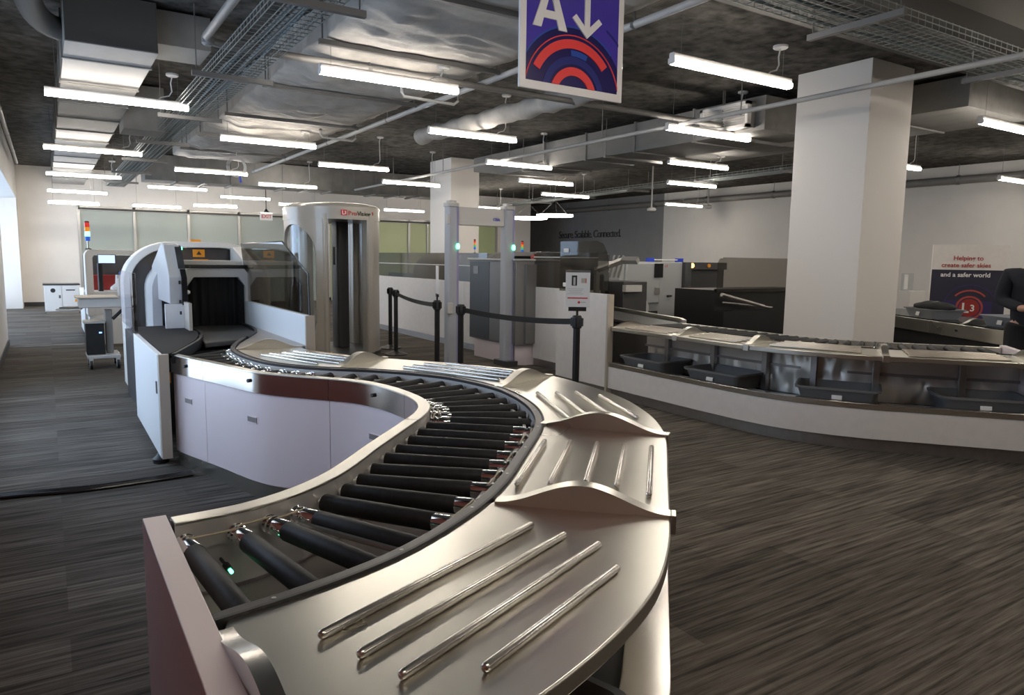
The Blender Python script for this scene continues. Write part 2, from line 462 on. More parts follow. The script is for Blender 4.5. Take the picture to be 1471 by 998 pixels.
# overhead duct at the far right, beam, and the box duct behind the column
d = thing('overhead_duct', 'plain grey duct running over the second lane towards the big column', 'duct', (7.7, 9, 3.05))
MB().box(7.7, 8.75, 6.2, 12.4, 3.08, 3.5).build('casing', 'duct_grey', d)
for y in (6.8, 9.2, 11.6):
    s = MB(); s.box(7.6, 8.85, y-.02, y+.02, 3.04, 3.08)
    for x in (7.63, 8.82): s.tube([(x, y, 3.05), (x, y, HC)], .007, 6)
    s.build('trapeze_hanger', 'strut', d)
for y in (7.4, 8.6, 9.8, 11.0): MB().box(7.68, 8.77, y-.015, y+.015, 3.06, 3.52).build('joint_flange', 'duct_grey', d)
s = MB(); s.prism_x([(12.4, 3.08), (12.4, 3.5), (13.6, 3.5), (13.6, 3.22)], 7.7, 8.75); s.build('transition', 'duct_grey', d)
s = MB(); s.box(8.75, 9.6, 7.0, 7.6, 3.1, 3.45); s.build('branch_box', 'duct_grey', d)
v = thing('ceiling_vent', 'white louvred air vent mounted beside the overhead duct', 'vent', (7.6, 6.9, 3.2))
f = MB(); f.box(7.55, 7.62, 6.35, 7.15, 3.12, 3.16); f.box(7.55, 7.62, 6.35, 7.15, 3.40, 3.44); f.box(7.55, 7.62, 6.35, 6.39, 3.12, 3.44); f.box(7.55, 7.62, 7.11, 7.15, 3.12, 3.44)
f.build('frame', 'fixture', v); f = MB()
for k in range(7): f.obox((7.60, 6.75, 3.18+.035*k), (.05, .74, .004), mtx=Matrix.Rotation(.6, 3, 'Y'))
f.build('louvres', 'fixture', v)
MB().box(7.62, 7.70, 6.35, 7.15, 3.12, 3.44).build('neck', 'duct_grey', v)
o = struct('beam', MB().box(4.2, 13.5, 3.05, 4.04, 3.38, HC+.02), 'concrete', flat=True)
d = thing('box_duct', 'dark square duct emerging behind the big white column', 'duct', (9.5, 6, 3.3))
MB().box(9.1, 10.6, 4.47, 9.5, 3.25, 3.6).build('casing', 'duct_grey', d)
for y in (5.5, 7.0): MB().box(9.08, 10.62, y, y+.04, 3.23, 3.6).build('joint_flange', 'duct_grey', d)
d = thing('cross_duct', 'long grey duct crossing the far end of the ceiling', 'duct', (5, 17, 3.3))
MB().box(1.95, 9.9, 18.25, 19.05, 3.06, 3.62).build('casing', 'duct_grey', d)
for x in (3.2, 5.6, 8.0):
    s = MB(); s.box(x-.02, x+.02, 18.15, 19.15, 3.02, 3.06)
    for y in (18.18, 19.12): s.tube([(x, y, 3.03), (x, y, HC)], .007, 6)
    s.build('trapeze_hanger', 'strut', d)
for x in (2.6, 3.8, 5.0, 6.2, 7.4, 8.6): MB().box(x-.03, x+.03, 18.22, 19.08, 3.03, 3.63).build('joint_flange', 'duct_grey', d)
d = thing('round_duct', 'round duct wrapped in pale insulation above the body scanner lane', 'duct', (5.1, 8.5, 3.25))
pts = [(5.0, 10.6, 3.24)] + [(5.0+.2*(10.5-y)/3.6, y, 3.28+.01*math.sin(y*7)) for y in [10.5-.12*k for k in range(36)]]
MB().tube(pts, [.02] + [.115+.012*math.sin(k*1.7)+(.01 if k % 9 == 0 else 0) for k in range(36)], 18).build('insulation', 'wrap', d, angle=180)
d = thing('flexible_duct', 'dark flexible round duct bending into the silver duct over the windows', 'duct', (-.02, 6, 3.4))
pts = [(-.02, 4.4), (-.02, 6.4), (-.01, 7.2), (.05, 7.65), (.14, 7.9), (.24, 8.0)]
pp = catmull([(p[0], p[1]) for p in pts], .12)
MB().tube([(p.x, p.y, 3.42) for p in pp], .10, 20).build('sleeve', 'duct_dark', d)
for (name, lab, pts, r, m, hangers) in (
    ('sprinkler_pipe', 'grey sprinkler pipe crossing the ceiling from its elbow beside the cable tray', [(1.21, 3.6), (1.21, 6.6), (1.27, 6.74), (1.4, 6.8), (9.4, 6.8)], .034, 'pipe', (2.0, 5.0, 6.9)),
    ('sprinkler_pipe', 'grey pipe running lengthwise beside the wrapped duct', [(3.98, 3.4), (3.98, 17.0)], .030, 'pipe_white', ()),
    ('sprinkler_pipe', 'thin grey pipe running lengthwise in front of the big white column', [(6.70, 2.2), (6.72, 18.0)], .026, 'pipe_white', ()),
    ('sprinkler_pipe', 'slim pipe high along the wall over the windows', [(-.42, 6.0), (-.42, 19)], .03, 'pipe', ()),
    ('sprinkler_pipe', 'pipe running along the top of the grey lettering wall', [(XR-.25, 17), (XR-.25, 25.9)], .09, 'pipe', ()),
    ('sprinkler_pipe', 'pipe running along the top of the white far wall', [(XR-.25, 5), (XR-.25, 16.8)], .09, 'pipe', ())):
    z = {0: 3.2}.get(0); z = 3.2 if 'elbow' in lab else 3.25 if 'wrapped' in lab else 3.1 if 'big' in lab else 3.3
    d = thing(name, lab, 'pipe', (pts[0][0], pts[0][1], z))
    if 'wrapped' in lab: pipe_long = d
    MB().tube([(p[0], p[1], z) for p in pts], r, 14).build('pipe_run', m, d)
    along_y = abs(pts[-1][1]-pts[0][1]) > abs(pts[-1][0]-pts[0][0])
    L0 = pts[0][1] if along_y else 1.6; L1 = pts[-1][1] if along_y else pts[-1][0]
    y = L0+1.1
    while y < L1:
        x_, y_ = (pts[-1][0], y) if along_y else (y, pts[-1][1])
        h = MB(); h.tube([(x_, y_, z+r*.8), (x_, y_, HC)], .007, 6); h.lathe((x_, y_, z-r*1.12), [(r*1.15, 0), (r*1.15, .0)] if 0 else [(r*.4, 0), (r*1.16, r*.6), (r*1.16, r*1.6), (r*.4, r*2.3)], 10)
        h.build('hanger', 'strut', d); y += 2.45
    if 'elbow' in lab:
        e = MB(); e.lathe((1.24, 6.72, 3.155), [(.03, 0), (.05, .02), (.05, .07), (.03, .09)], 12); e.build('elbow_collar', 'pipe', d)
# small branch drops on the second pipe
for (x, y, dx) in ((3.98, 7.4, -.65), (3.98, 10.6, -.5)):
    d = pipe_long
    MB().tube([(x, y, 3.25), (x, y, 3.16), (x-.05, y, 3.12), (x+dx, y, 3.13), (x+dx-.03, y, 3.17), (x+dx-.03, y, 3.23)], .016, 8).build('branch', 'pipe_white', d)
    MB().lathe((x+dx-.03, y, 3.22), [(.018, 0), (.028, .012), (.012, .03)], 10).build('sprinkler_head', 'pipe', d)

# basket cable trays
def cable_tray(name, lab, p0, p1, width, z, ncab, depth=.09, step=.10):
    """p0 -> p1 along the tray; wires, rungs, cables, struts"""
    a, b = Vector((*p0, z)), Vector((*p1, z)); t = (b-a).normalized(); n = Vector((-t.y, t.x, 0)); Ln = (b-a).length
    d = thing(name, lab, 'cable tray', a)
    w = MB()
    for k in range(7): 
        o = n*(width*(k/6-.5)); w.tube([a+o, b+o], .0042, 5)
    for sgn in (-.5, .5):
        for zz in (.045, depth): w.tube([a+n*width*sgn+Vector((0, 0, zz)), b+n*width*sgn+Vector((0, 0, zz))], .0042, 5)
    w.build('long_wires', 'tray_wire', d)
    w = MB(); k = .05
    while k < Ln:
        c = a+t*k
        w.tube([c-n*width*.5+Vector((0, 0, depth+.01)), c-n*width*.5, c+n*width*.5, c+n*width*.5+Vector((0, 0, depth+.01))], .0036, 4); k += step
    w.build('cross_wires', 'tray_wire', d)
    for k in range(ncab):
        w = MB(); o0 = (random.random()-.5)*width*.8; r = random.uniform(.007, .014); pth = []
        for i in range(int(Ln/.5)+1):
            pth.append(a+t*min(Ln, i*.5)+n*(o0+math.sin(i*.7+k)*.025)+Vector((0, 0, r+.006+random.random()*.02)))
        w.tube(pth, r, 6); w.build('cable', 'cable_blue' if k % 3 == 0 else 'cable_grey', d, angle=180)
    k = 1.3
    while k < Ln:
        c = a+t*k; w = MB()
        w.obox(c-Vector((0, 0, .03)), (.045, width+.32, .045), math.atan2(t.y, t.x))
        for sgn in (-1, 1): w.tube([c+n*sgn*(width/2+.12)-Vector((0, 0, .05)), c+n*sgn*(width/2+.12)+Vector((0, 0, HC-z))], .006, 6)
        w.build('strut_hanger', 'strut', d); k += 2.4
    return d
cable_tray('cable_tray', 'wire basket cable tray running from overhead to the far glazed wall', (1.56, 3.6), (1.56, 21.0), .40, 3.08, 6)
cable_tray('cable_tray', 'wire basket cable tray crossing above in front of the big white column', (3.9, 3.42), (11.5, 3.42), .46, 3.22, 5)
cable_tray('cable_tray', 'distant wire basket cable tray high along the grey and white walls', (12.1, 7.8), (13.3, 22.8), .38, 3.18, 3, step=.14)
# ================================================================== roller conveyors
ZT = .75
def hump(pi, po, zb, m, parent, h=.062, w=.048, tab=True):
    """wave-topped steel divider lying across a slab"""
    pi, po = V2(pi), V2(po); t = (po-pi); L = t.length; t.normalize(); n = Vector((-t.y, t.x))
    mb = MB(); rows = []; NN = 36
    for k in range(NN+1):
        u = k/NN; z = zb+.007+h*math.sin(PI*u)**2*(1 if .0 < u < 1 else 1); p = pi+t*(L*u)
        rows.append([mb.bm.verts.new((p.x+n.x*s*w/2, p.y+n.y*s*w/2, zz)) for s, zz in ((-1, zb-.003), (-1, z), (1, z), (1, zb-.003))])
    for a, b in zip(rows, rows[1:]):
        for k in range(4): mb.bm.faces.new((a[k], a[(k+1) % 4], b[(k+1) % 4], b[k]))
    mb.bm.faces.new(rows[0][::-1]); mb.bm.faces.new(rows[-1])
    o = mb.build('divider', m, parent, angle=30)
    o['label'] = 'wave-topped steel divider'
    if tab:
        c = po+t*.008
        tb = MB(); tb.obox((c.x, c.y, zb-.018), (.014, w, .052), math.atan2(t.y, t.x)); tb.build('end_tab', m, o, bevel=.002)
    return o
def rod(a, b, z, r, parent, m='steel_polished'):
    a, b = Vector((*a, z)), Vector((*b, z)); t = (b-a).normalized()
    path = [a-t*.0, a+t*.003, a+t*.009, b-t*.009, b-t*.003, b]
    mb = MB(); mb.tube(path, [r*.35, r*.8, r, r, r*.8, r*.35], 14)
    return mb.build('slide_bar', m, parent, angle=60)
def roller(pr, pt, z, chrome, parent, r=.0265):
    """pr: rail end, pt: trim end; chrome: grooved end on which side (0 rail, 1 trim, None)"""
    a, b = Vector((*pr, z)), Vector((*pt, z)); t = (b-a).normalized(); L = (b-a).length
    if chrome == 1: a, b, t = b, a, -t
    mb = MB()
    if chrome is None:
        mb.tube([a, a+t*.012, b-t*.012, b], [r*.55, r*.8, r*.8, r*.55], 12); s0 = .012
    else:
        ds = [(0, .5), (.006, .95), (.010, .95), (.014, .72), (.020, .72), (.024, .95), (.032, .95), (.036, .72), (.042, .72), (.046, .95), (.095, .95), (.10, .8), (L-.012, .8), (L, .5)]
        mb.tube([a+t*d for d, q in ds], [r*q for d, q in ds], 14); s0 = .092
    o = mb.build('roller', 'chrome', parent, angle=40)
    s = MB(); s.tube([a+t*s0, a+t*(s0+.004), b-t*.018, b-t*.014], [r*.93, r, r, r*.93], 16)
    s.build('sleeve', 'sleeve', o, angle=50)
    return a+t*.017, a+t*.039

def build_conveyor(root, T, O, Ri, Ro, cuts, band_cuts, bars, rollers, chrome_of, zt, lower, warm, post_step=None, roll_drop=.046, rim_w=.12):
    """T slab's inner edge, O its outer edge, Ri/Ro the rail; cuts: divider end points [(inner, outer)]"""
    lam = 'laminate_warm' if warm else 'laminate'
    # --- slabs between the dividers
    slabs = []
    ti = [nearest(T, c[0]) for c in cuts]; oi = [nearest(O, c[1]) for c in cuts]
    for k in range(len(cuts)-1):
        a = [cuts[k][0]] + T[ti[k]+1:ti[k+1]] + [cuts[k+1][0]]; b = [cuts[k][1]] + O[oi[k]+1:oi[k+1]] + [cuts[k+1][1]]
        poly = [V2(p) for p in a] + [V2(p) for p in b[::-1]]
        s = MB(); s.prism(poly, zt-.038, zt)
        o = s.build('tray_slab', 'steel', root, bevel=.005, seg=3); slabs.append(o)
        for (p, q) in bars[k]: rod(p, q, zt+.009, .0092, o, 'bar_far' if warm else 'steel_polished')
    for k, c in enumerate(cuts):
        hump(c[0], c[1], zt, 'steel_polished' if k == 0 else 'steel', root, h=.05 if k == 0 else .062, w=.032 if k == 0 else .048, tab=k > 0)
    # --- dark trim strip and inner wall along the slab
    MB().sweep(T, [(.004, zt-.012), (.004, zt+.004), (.034, zt+.004), (.034, zt-.012)]).build('trim_strip', 'strip_dark', root, bevel=.002)
    MB().sweep(T, [(-.004, zt-.03), (-.004, zt+.007), (.004, zt+.007), (.004, zt-.03)]).build('edge_gasket', 'rubber', root)
    MB().sweep(T, [(.026, zt-.20), (.026, zt-.012), (.032, zt-.012), (.032, zt-.20)]).build('inner_wall', 'pan_wall', root)
    sT = arclen(T)
    d = .12; w = MB()
    while d < sT[-1]:
        p = point_at(T, sT, d); n = normals(T)[nearest(T, p)]; w.lathe((p.x+n.x*.019, p.y+n.y*.019, zt+.0035), [(.005, 0), (.005, .0012), (.003, .0014)], 8); d += .33
    w.build('strip_screws', 'steel_dull', root)
    # --- rail with its band, in segments
    sR = arclen(Ro); bc = [0] + [sR[nearest(Ro, c)] for c in band_cuts] + [sR[-1]]
    for a, b in zip(bc, bc[1:]):
        seg = [point_at(Ro, sR, a+.0015)] + [p for p, q in zip(Ro, sR) if a+.01 < q < b-.01] + [point_at(Ro, sR, b-.0015)]
        MB().sweep(seg, [(0, zt-.115), (0, zt-.003), (-.006, zt-.003), (-.006, zt-.115)]).build('rail_band', 'steel_band', root)
        MB().sweep(seg, [(.001, zt-.003), (.001, zt+.006), (-.052, zt+.006), (-.052, zt-.003)]).build('rail_cap', 'steel', root, bevel=.002)
        mid = point_at(Ro, sR, (a+b)/2); n = normals(Ro)[nearest(Ro, mid)]
        MB().tube([(mid.x-n.x*.002, mid.y-n.y*.002, zt-.05), (mid.x+n.x*.012, mid.y+n.y*.012, zt-.05)], .011, 12).build('band_bolt', 'strip_dark', root)
        pa = offset(seg, -.012)
        pn = MB().sweep(pa[:], [(0, .10), (0, zt-.118), (-.02, zt-.118), (-.02, .10)]).build('front_panel', lam, root, bevel=.002)
        q = V2(pa[len(pa)//2]); nn = normals(pa)[len(pa)//2]; tt = Vector((nn.y, -nn.x))
        ang = math.atan2(tt.y, tt.x); zc = zt-.28
        MB().obox((q.x+nn.x*.001, q.y+nn.y*.001, zc), (.088, .006, .030), ang).build('handle_slot', 'pan', pn)
        h = MB(); h.obox((q.x+nn.x*.003, q.y+nn.y*.003, zc+.017), (.10, .006, .004), ang); h.obox((q.x+nn.x*.003, q.y+nn.y*.003, zc-.017), (.10, .006, .004), ang)
        h.build('slot_frame', 'laminate', pn)
    MB().sweep(Ro, [(-.03, 0), (-.03, .10), (-.045, .10), (-.045, 0)]).build('kick_plate', 'steel', root)
    MB().sweep(Ri, [(0, zt-.19), (0, zt+.002), (.004, zt+.002), (.004, zt-.19)]).build('rail_inner_face', 'pan_wall', root)
    # --- pan beneath the rollers
    MB().prism([V2(p) for p in T]+[V2(p) for p in Ri[::-1]], zt-.22, zt-.20).build('under_pan', 'pan', root)
    # --- rollers
    zr = zt-roll_drop; sR2 = arclen(Ri); prev = None
    for k, (pt, pr) in enumerate(rollers):
        ch = chrome_of(k)
        g = roller(pr, pt, zr, ch, root)
        if ch is not None:
            if prev and prev[2] == ch:
                w = MB(); i = k % 2; a, b = prev[0][i], g[i]
                w.tube([a+Vector((0, 0, .021)), (a+b)/2+Vector((0, 0, .020)), b+Vector((0, 0, .021))], .0028, 6); w.build('drive_belt', 'o_ring', root)
            prev = (g, None, ch)
        else: prev = None
    # --- bin return shelf under the slab's outer side
    zl = lower
    Oi = offset(O, -.01)
    MB().sweep(Oi, [(0, .10), (0, zl-.045), (.02, zl-.045), (.02, .10)]).build('lower_panel', lam, root, bevel=.002)
    MB().sweep(Oi, [(-.006, zl-.045), (-.006, zl), (rim_w, zl), (rim_w, zl-.02), (.0, zl-.02), (.0, zl-.045)]).build('lower_rim', 'steel_polished', root, bevel=.003)
    MB().sweep(offset(O, .04), [(0, 0), (0, .10), (.012, .10), (.012, 0)]).build('lower_kick_plate', 'steel_dull', root)
    MB().sweep(offset(O, .07), [(0, zl-.10), (0, zl-.075), (.46, zl-.075), (.46, zl-.10)]).build('return_belt', 'black', root)
    MB().sweep(offset(O, .55), [(0, zl-.09), (0, zt-.04), (.012, zt-.04), (.012, zl-.09)]).build('back_panel', 'steel_ripple', root)
    sO = arclen(O); d = post_step*.55 if post_step else 1e9
    while d < sO[-1]:
        p = point_at(O, sO, d); n = normals(O)[nearest(O, p)]
        q = p+n*.50; MB().obox((q.x, q.y, (zl+zt)/2-.06), (.05, .05, zt-zl+.04), math.atan2(n.y, n.x)).build('support_post', 'steel_dull', root, bevel=.003)
        d += post_step
    return slabs

# rippled back panel: stainless whose sheen breaks into soft lozenges
m = mat('steel_ripple', (.72, .68, .61), .45, .65)
N, L, b = nodes(m); tc = N.new('ShaderNodeTexCoord'); mp = N.new('ShaderNodeMapping'); mp.inputs['Scale'].default_value = (9, 9, 5)
vo = N.new('ShaderNodeTexVoronoi'); vo.feature = 'SMOOTH_F1'; vo.inputs['Scale'].default_value = 1.2
bp = N.new('ShaderNodeBump'); bp.inputs['Strength'].default_value = 1.; bp.inputs['Distance'].default_value = .05
L.new(tc.outputs['Object'], mp.inputs[0]); L.new(mp.outputs[0], vo.inputs['Vector']); L.new(vo.outputs[0], bp.inputs['Height']); L.new(bp.outputs[0], b.inputs['Normal'])

# ---------------- the near, S-shaped conveyor
T = smooth(catmull([(.225, 1.345), (.45, 1.385), (.68, 1.465), (.95, 1.63), (1.15, 1.80), (1.36, 2.02), (1.56, 2.23), (1.72, 2.43), (1.85, 2.68), (1.94, 2.98), (1.96, 3.25), (1.89, 3.62), (1.68, 3.97), (1.44, 4.20), (1.29, 4.36), (1.16, 4.62), (1.10, 5.00), (1.11, 5.40), (1.20, 5.74), (1.34, 6.1)]), 12)
O = smooth(catmull([(.21, .80), (.40, .805), (.57, .84), (.75, .90), (.90, .965), (1.05, 1.05), (1.22, 1.19), (1.35, 1.32), (1.63, 1.61), (1.91, 1.90), (2.06, 2.08), (2.21, 2.32), (2.36, 2.68), (2.43, 3.10), (2.44, 3.36), (2.36, 3.72), (2.16, 4.09), (1.93, 4.40), (1.71, 4.76), (1.56, 5.12), (1.55, 5.33)]), 10)
Ro = smooth(catmull([(.23, 1.958), (.44, 1.985), (.67, 2.12), (.94, 2.41), (1.22, 2.71), (1.33, 2.84), (1.405, 2.99), (1.435, 3.17), (1.425, 3.45), (1.36, 3.68), (1.26, 3.83), (1.12, 4.00), (.97, 4.24), (.83, 4.70), (.71, 5.08), (.665, 5.25)]), 6)
Ri = offset(Ro, -.05)
T6 = T[:]; nearT = [p for p in T if True]
root = thing('roller_conveyor', 'S-shaped steel roller conveyor with white curved panels sweeping towards the viewer', 'conveyor', (1.2, 3, 0))
cuts = [((.232, 1.30), (.245, .84)), ((1.02, 1.66), (1.36, 1.33)), ((1.68, 2.385), (1.985, 1.985)), ((1.96, 3.19), (2.42, 3.38)), ((1.44, 4.215), (1.87, 4.50)), ((1.105, 5.36), (1.55, 5.33))]
def W(px, py): 
    p = at(px, py, ZT+.008); return (p.x, p.y)
bars = [
 [(W(458, 914), W(765, 753)), (W(514, 942), W(812, 767)), (W(574, 972), W(861, 781)), (W(694, 962), W(888, 815))],
 [(W(742, 696), W(783, 633)), (W(789, 696), W(820, 634)), (W(841, 694), W(858, 636)), (W(886, 698), W(897, 639)), (W(932, 712), W(936, 642))],
 [(W(771.5, 564), W(828, 609)), (W(799, 564), W(856, 606)), (W(827, 563), W(894, 608)), (W(861, 568), W(916, 600))],
 [(W(579, 527.5), W(718, 545.5)), (W(593, 525.5), W(733, 542)), (W(609, 523), W(747, 539)), (W(641, 521.8), W(738, 534.5))],
 [(W(387, 509), W(457, 522.5)), (W(387, 508), W(489, 522)), (W(405, 506.8), W(505, 519)), (W(421, 505), W(521, 517.3))],
]
bars[4][0] = (W(375, 509.5), W(457, 522.5))
# roller stations: along the mid line, square to the rail
Tin = offset(T, .03)
mid = []
for i in range(0, len(Tin), 1):
    j = nearest(Ri, Tin[i]); mid.append((V2(Tin[i])+V2(Ri[j]))/2)
sm = arclen(mid); rollers = []; d = .06; kk = 0
while d < sm[-1]-.02:
    m_ = point_at(mid, sm, d)
    i = nearest(mid, m_); a = Tin[i]; j = nearest(Ri, a); b_ = V2(Ri[j])
    tdir = (V2(a)-b_).normalized()
    if (V2(a)-b_).length < .62 and a[1] < 5.75: rollers.append((V2(a)-tdir*.0, b_+tdir*.006))
    d += .13
    kk += 1
def chrome_near(k):
    p = rollers[k][0]
    if p.y < 1.60: return 0
    if p.y < 2.52: return 1
    if p.y < 3.3: return 0
    if p.y < 4.25: return None
    return 1
build_conveyor(root, T, O, Ri, Ro, cuts, [(1.22, 2.71), (1.437, 3.2), (1.26, 3.83), (.79, 4.83)], bars, rollers, chrome_near, ZT, .36, False)
# white end panel nearest the viewer, with its edge band
MB().box(.168, .222, .70, 1.965, 0.0, ZT+.012).build('end_panel', 'laminate', root, bevel=.002)
a, b = at(300, 782, .66), at(330, 818, .62); c_ = b+(b-a).normalized()*.012
s = MB(); s.tube([a, a.lerp(b, .8)], .004, 8); s.tube([a.lerp(b, .8), b], .009, 8); s.build('sensor', 'black', root)
MB().tube([b, c_], .0045, 8).build('sensor_light', 'led_green', root)
s = MB(); s.tube([(.45, 1.47, .552), (.60, 1.56, .552)], .004, 6); s.build('guide_rod', 'fixture', root)
s = MB(); a, b = at(432, 752, .70), at(588, 795, .70); s.tube([a, b], .008, 8); s.build('cross_rod', 'steel', root)
# red label at the far end of the band
l = at(229, 548, .66); MB().obox((.652, 5.26, .60), (.03, .006, .07), 1.85).build('warning_label', 'orange', root)

# ---------------- the second conveyor across the aisle
ZR = .735
O2 = smooth(catmull([(4.86, 5.72), (4.86, 5.5), (4.85, 4.9), (4.845, 4.4), (4.855, 4.0), (4.90, 3.66), (5.02, 3.36), (5.20, 3.06), (5.42, 2.80), (5.62, 2.55), (5.90, 2.21)], .03), 10)
O2 = offset(O2, 0)
T2 = smooth(catmull([(5.36, 5.72), (5.36, 5.5), (5.36, 5.0), (5.36, 4.4), (5.375, 4.1), (5.43, 3.82), (5.53, 3.58), (5.68, 3.30), (5.85, 3.06), (6.05, 2.82), (6.29, 2.53)], .03), 10)
Ri2 = offset(T2, .49)
Ro2 = offset(T2, .54)
root2 = thing('roller_conveyor', 'long curved roller conveyor across the aisle with grey bins on its lower shelf', 'conveyor', (5.4, 4, 0))
def slabcut(y=None, io=None):
    return io
cuts2 = [((5.36, 5.69), (4.86, 5.69)), ((5.36, 4.90), (4.85, 4.78)), ((5.37, 4.12), (4.85, 3.97)), ((5.67, 3.31), (5.24, 3.0)), ((6.26, 2.57), (5.87, 2.25))]
bars2 = []
for k in range(len(cuts2)-1):
    (a0, b0), (a1, b1) = cuts2[k], cuts2[k+1]; a0, b0, a1, b1 = map(V2, (a0, b0, a1, b1)); L_ = []
    for f in (.18, .36, .54, .72, .88):
        p, q = a0.lerp(b0, f), a1.lerp(b1, f)
        sag = 0
        L_.append((p.lerp(q, .16), p.lerp(q, .84)))
    bars2.append(L_)
rollers2 = []; s2 = arclen(T2); d = .06; nT = normals(T2)
while d < s2[-1]-.05:
    p = point_at(T2, s2, d); i = nearest(T2, p); n = nT[i]
    if p.y < 6.0: rollers2.append((p+n*.03, p+n*.485))
    d += .125
for args in (0,):
    build_conveyor(root2, T2, O2, Ri2, Ro2, cuts2, [(5.9, 4.3), (6.2, 3.6)], bars2, rollers2, lambda k: 1 if 13 < k < 20 else None, ZR, .37, True, post_step=.62, roll_drop=.016, rim_w=.075)
# white end panel closing the second conveyor
a, b_ = V2(Ro2[-1]), V2(O2[-1]); t = (b_-a); ang = math.atan2(t.y, t.x); c_ = (a+b_)/2; nn = Vector((-t.y, t.x)).normalized()
if nn.y > 0: nn = -nn
MB().obox((c_.x+nn.x*.03, c_.y+nn.y*.03, (ZR+.02)/2), (t.length+.06, .05, ZR+.02), ang).build('end_panel', 'laminate', root2, bevel=.002)
# black belt section feeding in from behind the barrier, with its steel edge
MB().prism([(5.40, 5.74), (5.88, 5.74), (6.08, 5.97), (6.72, 8.0), (6.15, 8.1)], .69, .725).build('infeed_belt', 'black', root2, bevel=.004)
s = MB(); s.prism([(5.94, 5.76), (6.10, 5.95), (6.75, 8.0), (6.79, 8.0), (6.14, 5.94), (5.97, 5.72)], .66, .77); s.build('infeed_edge', 'steel', root2, bevel=.003)
MB().prism([(5.5, 5.8), (5.9, 5.8), (6.05, 6.0), (6.6, 7.9), (6.2, 8.0)], .0, .66).build('infeed_base', 'machine_dark', root2)
# ---------------- bins
def make_bin(name, m, w=.60, d=.42, h=.15):
    mb = MB(); bm = mb.bm; loops = []
    for (gx, z, r) in ((-.05, 0, .04), (-.005, h*.86, .05), (.012, h*.87, .055), (.016, h, .055), (-.004, h, .05), (-.012, h*.9, .045), (-.055, .008, .035)):
        loops.append([bm.verts.new((x, y, z)) for x, y in rrect(-w/2-gx, w/2+gx, -d/2-gx, d/2+gx, r, 5)])
    for a, b in zip(loops, loops[1:]):
        n = len(a)
        for k in range(n): bm.faces.new((a[k], a[(k+1) % n], b[(k+1) % n], b[k]))
    bm.faces.new(loops[0][::-1]); bm.faces.new(loops[-1])
    root = thing(name, 'bin', 'bin', (0, 0, 0))
    mb.build('tray_body', m, root, angle=40)
    MB().obox((.0, -d/2+.008, h*.45), (.075, .004, .05), 0, Matrix.Rotation(math.radians(-13), 3, 'X')).build('label_sticker', 'paper', root)
    return root
proto = make_bin('security_bin', 'bin')
zb = .37-.075
spots = [
 ((5.17, 5.36), -PI/2+.02, 'grey plastic bin on the curved conveyor lower shelf, next to the white partition'),
 ((5.17, 4.46), -PI/2+.03, 'grey plastic bin second along the lower shelf from the white partition'),
 ((5.36, 3.45), -PI/2+.55, 'grey plastic bin on the lower shelf where the second conveyor bends, below the big column'),
 ((5.94, 2.66), -PI/2+.70, 'grey plastic bin at the end of the lower shelf nearest the standing person'),
]
for i, (p, a, lab) in enumerate(spots):
    o = proto if i == 0 else copy_tree(proto)
    o.location = (p[0], p[1], zb+.001); o.rotation_euler.z = a; o['label'] = lab; o['group'] = 'grey bins on the return shelves'
o = copy_tree(proto); o.location = (.70, 1.24, zb+.001); o.rotation_euler.z = .30; o['label'] = 'dark bin in the shadow under the nearest steel slab'; o['group'] = 'grey bins on the return shelves'
# ================================================================== baggage scanner at the head of the near conveyor
sx = thing('baggage_scanner', 'white arched baggage x-ray scanner with black curtain feeding the near conveyor', 'baggage scanner', (1.37, 9, 0))
X0, X1 = .64, 2.10
MB().ring_y(arch(X0, X1, .06, 1.55, (.50, .42), 12), arch(X0+.07, X1-.07, .06, 1.49, (.45, .38), 12), 8.30, 8.62).build('hood_arch', 'machine_white', sx, bevel=.01)
pts = arch(X0+.03, X1-.03, .05, 1.52, (.48, .40), 12); pts = arch(1.0, 2.02, .05, 1.50, (.40, .38), 12); MB().prism_y(pts, 8.62, 10.9).build('body_shell', 'grey_light', sx)
pts = arch(X0+.075, X1-.075, .3, 1.485, (.45, .38), 12); MB().prism_y(pts, 8.40, 8.44).build('front_cover', 'smoke_panel', sx)
MB().ring_y(arch(.84, 1.94, .5, 1.36, (.30, .30), 10), arch(.93, 1.85, .5, 1.29, (.24, .25), 10), 7.78, 8.40).build('inner_arch', 'grey_light', sx, bevel=.008)
pts = arch(.94, 1.84, .5, 1.28, (.24, .25), 10); MB().prism_y(pts, 8.05, 8.09).build('inner_cover', 'smoke_panel', sx)
# tunnel mouth with chamfered frame and curtain
fo = [(1.04, .70), (1.04, 1.20), (1.10, 1.285), (1.62, 1.285), (1.68, 1.20), (1.68, .70)]
fi = [(1.10, .70), (1.10, 1.12), (1.16, 1.205), (1.56, 1.205), (1.62, 1.12), (1.62, .70)]
MB().ring_y(fo, fi, 7.36, 8.05).build('tunnel_frame', 'grey_light', sx, bevel=.004)
cu = MB(); NX = 60; za, zb_ = .745, 1.205; rows = []
for j in range(2):
    r_ = []
    for i in range(NX+1):
        u = i/NX; x = 1.10+.52*u; top = 1.205 if .115 < u < .885 else 1.12+.085*min(u, 1-u)/.115
        r_.append(cu.bm.verts.new((x, 7.42+.012*math.sin(u*PI*14)+.006*math.sin(u*37), za if j == 0 else top)))
    rows.append(r_)
for i in range(NX): cu.bm.faces.new((rows[0][i], rows[0][i+1], rows[1][i+1], rows[1][i]))
cu.build('lead_curtain', 'curtain', sx, angle=180)
MB().box(1.11, 1.61, 7.44, 7.5, .7, 1.2).build('tunnel_interior', 'black', sx)
b = MB(); b.box(1.13, 1.58, 7.35, 7.40, 1.288, 1.31); b.box(1.04, 1.68, 7.5, 8.0, 1.286, 1.32); b.build('mouth_top', 'black', sx)
